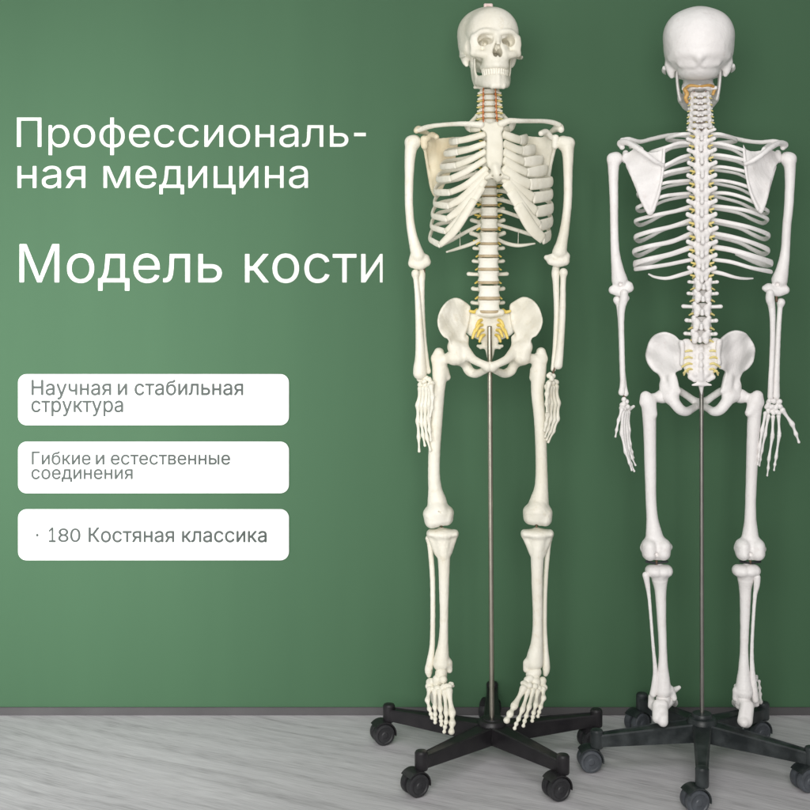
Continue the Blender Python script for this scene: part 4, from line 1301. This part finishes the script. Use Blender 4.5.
    # hands
    S.limb_end('hand', 'finger', [(623.5, 399.5, 2, 2.6), (626, 402, 8, 2.7), (623, 404.5, 0, 2.8), (626.5, 407, 8, 2.9), (624, 409, -4, 2.7), (622, 408, -8, 2.4), (628.5, 408.5, 14, 2.4), (629.5, 409, 16, 1.9, 633.6, 406.4, 22, 1.5)],
               [[(622.5, 411, -14), (621.6, 433, -16), (625.6, 452, -18), (629.5, 463, -16), (631.8, 470.5, -14)],
                [(624.5, 412, -5), (623.8, 434, -6), (627.4, 454, -8), (631, 464, -6), (634.4, 471.5, -2)],
                [(626.4, 412, 4), (626.6, 432, 5), (628.8, 449, 4), (632, 458, 8), (635.6, 465.5, 12)],
                [(628, 411.5, 13), (628.6, 430, 14), (629.8, 444, 14), (631.8, 452, 18), (633.6, 458, 22)],
                [(621.8, 409, -18), (618.6, 420, -26), (616.6, 430, -32), (615.4, 437, -34)]],
               [(2.4, 2.1, 1.8, 1.5, 1.0)] * 4 + [(2.0, 1.7, 1.5, 1.0)])
    S.limb_end('hand', 'finger', [(769, 401.5, 0, 2.8), (774, 401, 0, 3.0), (779, 402, 0, 2.8), (767, 406.5, 0, 2.8), (771.5, 407, 0, 2.9), (776, 407.5, 0, 2.9), (780.5, 407, 2, 2.8), (768, 411.5, 0, 2.6), (773, 412.5, 0, 2.8), (778, 412.5, 0, 2.8)],
               [[(778.5, 415, 2), (779.3, 434.5, 4), (776, 457.5, 8), (774.8, 464.5, 10), (774, 470.5, 10)],
                [(773, 416, 0), (772.4, 436, 2), (768.8, 459, 6), (768.2, 468, 8), (767.2, 476, 8)],
                [(768.4, 415, -2), (765, 434.5, 0), (761.6, 451, 4), (760.2, 459.5, 6), (759.4, 466, 6)],
                [(765.6, 412.5, -6), (762.2, 430, -8), (759.6, 447, -10), (758.6, 457, -10), (757.8, 465, -10)],
                [(782, 409.5, 2), (792.2, 424, 6), (796, 434, 8), (799, 442.5, 8)]],
               [(2.0, 1.9, 1.6, 1.4, 0.9)] * 4 + [(2.6, 2.4, 2.0, 1.3)])
    # sacrum
    sac = S.plate('sacrum', [(681, 342.5), (685, 339), (692, 342), (701, 343), (710, 341.5), (716, 338.5), (720, 341.5), (721, 352), (719.5, 364), (714, 373), (708, 379), (705, 383), (703, 392), (701.5, 396), (700, 392), (697.5, 383), (693, 379), (686.5, 373.5), (682, 365), (680.5, 352)],
                  [(701, 342, -20), (701, 355, -38), (701, 372, -48), (701, 395, -34), (683, 345, -34), (719, 345, -34)], 14,
                  strokes=[[(701, 346, -34, 2.2), (701, 349, -40, 2.8)], [(701, 355, -46, 2.2), (701, 357.5, -48, 2.8)], [(701, 363, -52, 2.0), (701, 365.5, -53, 2.6)], [(701, 371, -54, 2.2), (701.5, 380, -50, 1.8)], [(693, 349, -38, 2.0)], [(694, 357, -43, 1.8)], [(694.5, 365, -47, 1.8)], [(695, 374, -50, 2.0)], [(709, 349, -38, 2.0)], [(708.5, 357, -43, 1.8)], [(708, 365, -47, 1.8)], [(707, 374, -50, 2.0)],
                           [(692.5, 385, -46, 1.0), (701.5, 384, -46, 2), (711, 385, -46, 1.0)], [(690, 377, -44, 2.4), (694, 380, -46, 2)], [(713, 377, -44, 2.6), (709, 380, -46, 2)],
                           [(684.5, 343, -34, 3.0), (688, 341.5, -30, 2.6)], [(718, 342, -34, 3.0), (714, 340.5, -30, 2.6)]],
                  subs=[[(699, 342.6, -60, 1.5), (699, 342.6, -20, 1.5)], [(704.5, 342.4, -60, 1.5), (704.5, 342.4, -20, 1.5)]])
    for sx in (-1, 1):
        for j, (x0, y0, x1, y1, x2, y2) in enumerate(((9, 351, 12, 350.6, 15.5, 351.5), (9, 358, 13, 357, 18, 359), (9, 364, 13, 363.5, 19, 367), (8.5, 369.5, 12, 369, 17.5, 373), (13, 372, 15.5, 371, 17, 375))):
            S.bone('nerve', [[(701 + sx * x0, y0, -46 - j, 0.9), (701 + sx * x1, y1, -48 - j * 1.5, 1.25), (701 + sx * x2, y2, -46, 0.9)]], mat=M_NERVE_P, parent=sac, h=1.0, rough=0.0002)
    # hip bones
    L = [(681, 342.5), (676, 336.5), (670, 333), (663.5, 331.8), (655, 334.5), (648.5, 342.5), (645.4, 353), (647, 363), (653, 371), (658, 374.5), (660.8, 381), (660.6, 388), (662, 395), (668, 402), (676, 400), (679, 391), (677, 381), (675, 374), (678.5, 371), (682.5, 369), (684, 358)]
    for sx in (-1, 1):
        m = lambda x: x if sx < 0 else 1400.5 - x
        q = -1.5 if sx > 0 else 0
        poly = [(m(x), y + q) for x, y in L]
        if sx > 0:
            poly = poly[::-1]
        S.plate('hip_bone', poly,
                [(m(682), 344, -48), (m(664), 332, -18), (m(650), 342, 14), (m(646), 358, 40), (m(655), 371, 36), (m(661), 385, 14), (m(668), 398, 6), (m(678), 385, -14), (m(681), 366, -42), (m(664), 352, -8), (m(668), 372, -4)], 7, k=10, rim=(2.6, 7),
                strokes=[([(m(665), 386, 8, 5.0), (m(667), 394, 10, 8.2)], 1.2),
                         [(m(682), 343 + q, -48, 2.4), (m(682.5), 352 + q, -48, 2.2), (m(681.5), 364 + q, -44, 2.0)],
                         [(m(672), 378, -6, 4.2), (m(673.5), 390, -6, 4.4)], [(m(675), 390, -10, 2.2), (m(679), 391.5, -14, 1.2)],
                         [(m(670.5), 396, -4, 6.4), (m(675.5), 404, -12, 5.6), (m(681), 410, -10, 5.2), (m(687), 411.4, 0, 4.4), (m(693), 408.2, 24, 3.6), (m(699), 404.8, 46, 3.4)],
                         [(m(670), 390, 10, 5), (m(678), 390.5, 26, 3.8), (m(686), 395, 40, 3.5), (m(693), 400, 50, 3.8), (m(698.5), 402.5, 52, 4.2)]], h=1.8)
    S.blobs('pubic_joint', [(700.5, 400.5, 51, 2.2, 700.8, 405, 49, 2.4)], 1.2, 1, S.root, M_BONE_B)
    # legs
    S.bone('femur', [[(663, 396, 10, 7.0)], [(662, 396.5, 10, 5.2), (654, 398, 4, 4.8), (648, 400, -6, 6.2)], [(645.5, 396.5, -8, 5.4), (644.2, 402, -8, 4.8)], [(653, 414, -10, 4.0), (650.5, 408, -8, 5.0)],
                     [(648.6, 404, -4, 7.4), (649.4, 420, -2, 6.6), (650, 445, 0, 6.0), (650.4, 470, 2, 5.7), (651, 500, 2, 5.3), (652.2, 518, 2, 5.8), (654, 534, 2, 8.2), (655.5, 544, 2, 10)],
                     ([(649, 546, -10, 7.6), (649.5, 553, -12, 7.4)], 1.5), ([(663.4, 546, -10, 7.4), (663, 553, -12, 7.2)], 1.5), [(656.3, 548, -6, 8), (656.3, 553, -2, 7)], [(669.5, 547, -4, 3)], [(643.4, 548, -2, 3)]],
           subs=[[(656.3, 557.5, -60, 1.6), (656.3, 554, -24, 1.6)], [(655.2, 549.5, -36, 1.0), (657.6, 551.5, -36, 0.9)]])
    S.bone('femur', [[(740, 396, 10, 7.0)], [(741, 396.5, 10, 5.2), (749, 398, 4, 4.8), (755, 400, -6, 6.2)], [(757.5, 396, -8, 5.6), (759.3, 402, -8, 4.8)], [(748.8, 413, -10, 3.8), (752, 408, -8, 5.0)],
                     [(755, 404, -4, 7.2), (754, 420, -2, 6.6), (752.6, 445, 0, 6.0), (751.7, 470, 2, 5.6), (750.6, 500, 2, 5.3), (750.4, 518, 2, 5.8), (750.2, 534, 2, 7.8), (750, 544, 2, 9.8)],
                     ([(742.6, 546, -10, 7.5), (742.8, 553, -12, 7.2)], 1.5), ([(757.2, 546, -10, 7.5), (757.4, 553, -12, 7.3)], 1.5), [(750.2, 548, -6, 8), (750.2, 553, -2, 7)], [(763.2, 549, -4, 3)], [(737.4, 548, -2, 3)]],
           subs=[[(750.4, 557.5, -60, 1.6), (750.4, 554, -24, 1.6)], [(749.4, 550, -36, 1.0), (752, 551.5, -36, 0.9)]])
    S.bone('tibia', [([(651, 570.8, -4, 5.9), (655, 571.2, -6, 6.2), (659, 571.4, -4, 6.0), (663, 571.2, -6, 6.2), (666.8, 570.8, -4, 5.9)], 1.6), [(659.5, 565.5, 2, 1.9), (659.5, 568, 2, 2.6)], [(659.5, 576, 2, 8.8), (660.4, 588, 4, 6.2), (661, 605, 4, 5.0), (662.5, 640, 2, 4.1), (663, 662, 0, 4.6), (663, 678, 0, 6.6), (663, 690, 0, 8.4)],
                     [(670.6, 690, 2, 4.0), (674, 698, 2, 3.0)]])
    S.bone('fibula', [[(645.8, 575, -14, 3.4), (647, 582, -13, 2.8), (649.4, 600, -10, 1.7), (653, 645, -6, 1.6), (655.2, 670, -2, 2.3), (654.5, 686, -2, 3.3), (653, 694, -2, 3.4)]])
    S.bone('tibia', [([(738, 570.4, -4, 5.9), (742, 570.8, -6, 6.2), (746, 571, -4, 6.0), (750, 570.8, -6, 6.2), (754.4, 570.4, -4, 5.9)], 1.6), [(746, 565, 2, 1.9), (746, 568, 2, 2.6)], [(746, 576, 2, 8.8), (745.3, 588, 4, 6.2), (745.2, 605, 4, 5.2), (744.2, 645, 2, 4.1), (743.8, 665, 0, 5.0), (743.8, 680, 0, 7.0), (744, 691, 0, 9.2)],
                     [(736.5, 691, 2, 4.0), (735.8, 698, 2, 3.4)]])
    S.bone('fibula', [[(757, 577, -14, 3.4), (756.8, 585, -13, 3.0), (754.6, 600, -10, 1.8), (752, 645, -6, 1.7), (752.3, 670, -2, 2.5), (754, 688, -2, 3.5), (755.6, 700, -2, 3.2)]])
    S.limb_end('foot', 'toe', [(663, 699, 2, 7.2, 664, 702, 6, 7.4), (657.6, 705, -18, 5.2, 657.2, 718, -34, 5.0), (662.6, 705, -18, 5.4, 663, 721.5, -36, 5.2), (660, 712, -26, 6.2), (668, 703, 6, 4.4), (664, 704, 30, 6.0), (656, 706, 34, 5.0), (670, 700, 44, 4.4), (674.5, 690, 50, 3.0, 679, 687.5, 52, 2.0), (651.5, 697, 44, 3.2, 650.5, 706, 40, 2.6), (664, 704, 54, 4.6), (657, 706, 54, 4.2)],
               [[(671, 700, 58), (674.5, 702, 106), (674.8, 703, 128), (674.5, 704, 146)],
                [(667, 701, 60), (669, 703, 112), (669, 703.5, 130), (669, 704, 140), (669, 705, 148)],
                [(662.5, 702, 60), (663, 703.5, 110), (663, 704, 126), (663, 704.5, 135), (663, 705, 142)],
                [(658, 703, 58), (657.4, 704, 104), (657.4, 704.5, 118), (657.4, 705, 126), (657.4, 705.5, 132)],
                [(653.5, 704, 54), (651.5, 704.5, 94), (651.6, 705, 106), (651.8, 705.5, 112), (652, 706, 118)]],
               [(3.2, 3.0, 2.8, 2.6)] + [(2.3, 2.0, 1.8, 1.7, 1.6)] * 4)
    S.limb_end('foot', 'toe', [(744, 700, 2, 7.2), (745.4, 705, -16, 5.2, 742.2, 721, -34, 4.8), (749, 706, -16, 5.0, 747.4, 721, -34, 5.2), (745, 722.5, -36, 5.6), (740, 703, 4, 5.2), (744, 704, 30, 6.0), (751, 704, 34, 5.0), (738, 701, 44, 4.2), (736, 686, 48, 2.2, 737, 690, 46, 2.4), (744, 704, 54, 4.6), (752, 702, 50, 4.0), (756, 694, 40, 2.6, 756.5, 704, 36, 2.8)],
               [[(736.5, 701, 58), (735, 702, 106), (735, 703, 128), (735.4, 704, 146)],
                [(741, 701, 60), (741.4, 703, 112), (741.6, 703.5, 130), (741.8, 704, 140), (742, 705, 148)],
                [(746, 701, 60), (747.8, 703, 110), (748, 703.5, 126), (748, 704, 135), (748, 705, 142)],
                [(750.5, 699, 56), (755, 684, 86), (755.8, 680, 96), (756.2, 678, 102), (756.4, 676.5, 108)],
                [(755.5, 703, 50), (760.6, 702, 80), (760, 694, 92), (759.6, 688, 98), (759, 681, 104)]],
               [(3.2, 3.0, 2.8, 2.6)] + [(2.3, 2.0, 1.8, 1.7, 1.6)] * 4)
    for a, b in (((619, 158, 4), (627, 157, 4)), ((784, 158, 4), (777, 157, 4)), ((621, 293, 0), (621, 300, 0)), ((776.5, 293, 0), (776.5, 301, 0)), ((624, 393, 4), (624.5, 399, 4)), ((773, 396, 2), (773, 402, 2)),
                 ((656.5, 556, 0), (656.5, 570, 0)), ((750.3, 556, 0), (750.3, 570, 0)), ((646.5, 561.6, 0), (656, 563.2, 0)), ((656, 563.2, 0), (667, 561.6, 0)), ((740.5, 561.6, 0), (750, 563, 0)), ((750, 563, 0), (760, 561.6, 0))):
        S.bone('joint_pin' if abs(a[0] - b[0]) < 9 else 'knee_gap_shade', [[(*a, 1.3), (*b, 1.3)]], mat=M_PIN if abs(a[0] - b[0]) < 9 else M_BLACK_G, h=0.8, rough=0)  # wide dark strips are added to stand for shade in the knee gaps
    return S


SF = build_front()
SB = build_back()


# ------------------------------------------------------------------ the two stands
def rel(S, px, py, dy):
    p = S.P(px, py, dy)
    return (p.x, p.y, p.z)


sf = stand('plain black five legged stand with black wheels under the skeleton facing the viewer', 492, 2.99, 32, 0.26, 0.094, 0.082, 0.082, (at(489.6, 326, 2.99) - Vector((at(492, 700, 2.99).x, 2.99, 0)))[:], (205, 200, 245, 200, 212), (M_BLACK, M_TYRE), M_STEEL, 0.0058, 0)
sb = stand('scuffed greenish black five legged stand with grey wheels under the skeleton turned to the wall', 702, 2.94, -13, 0.245, 0.122, 0.104, 0.082, (at(701.4, 352, 2.94) - Vector((at(702, 700, 2.94).x, 2.94, 0)))[:], (195, 200, 200, 215, 185), (M_BLACK_G, M_TYRE_G), M_STEEL_B, 0.0048, 0)
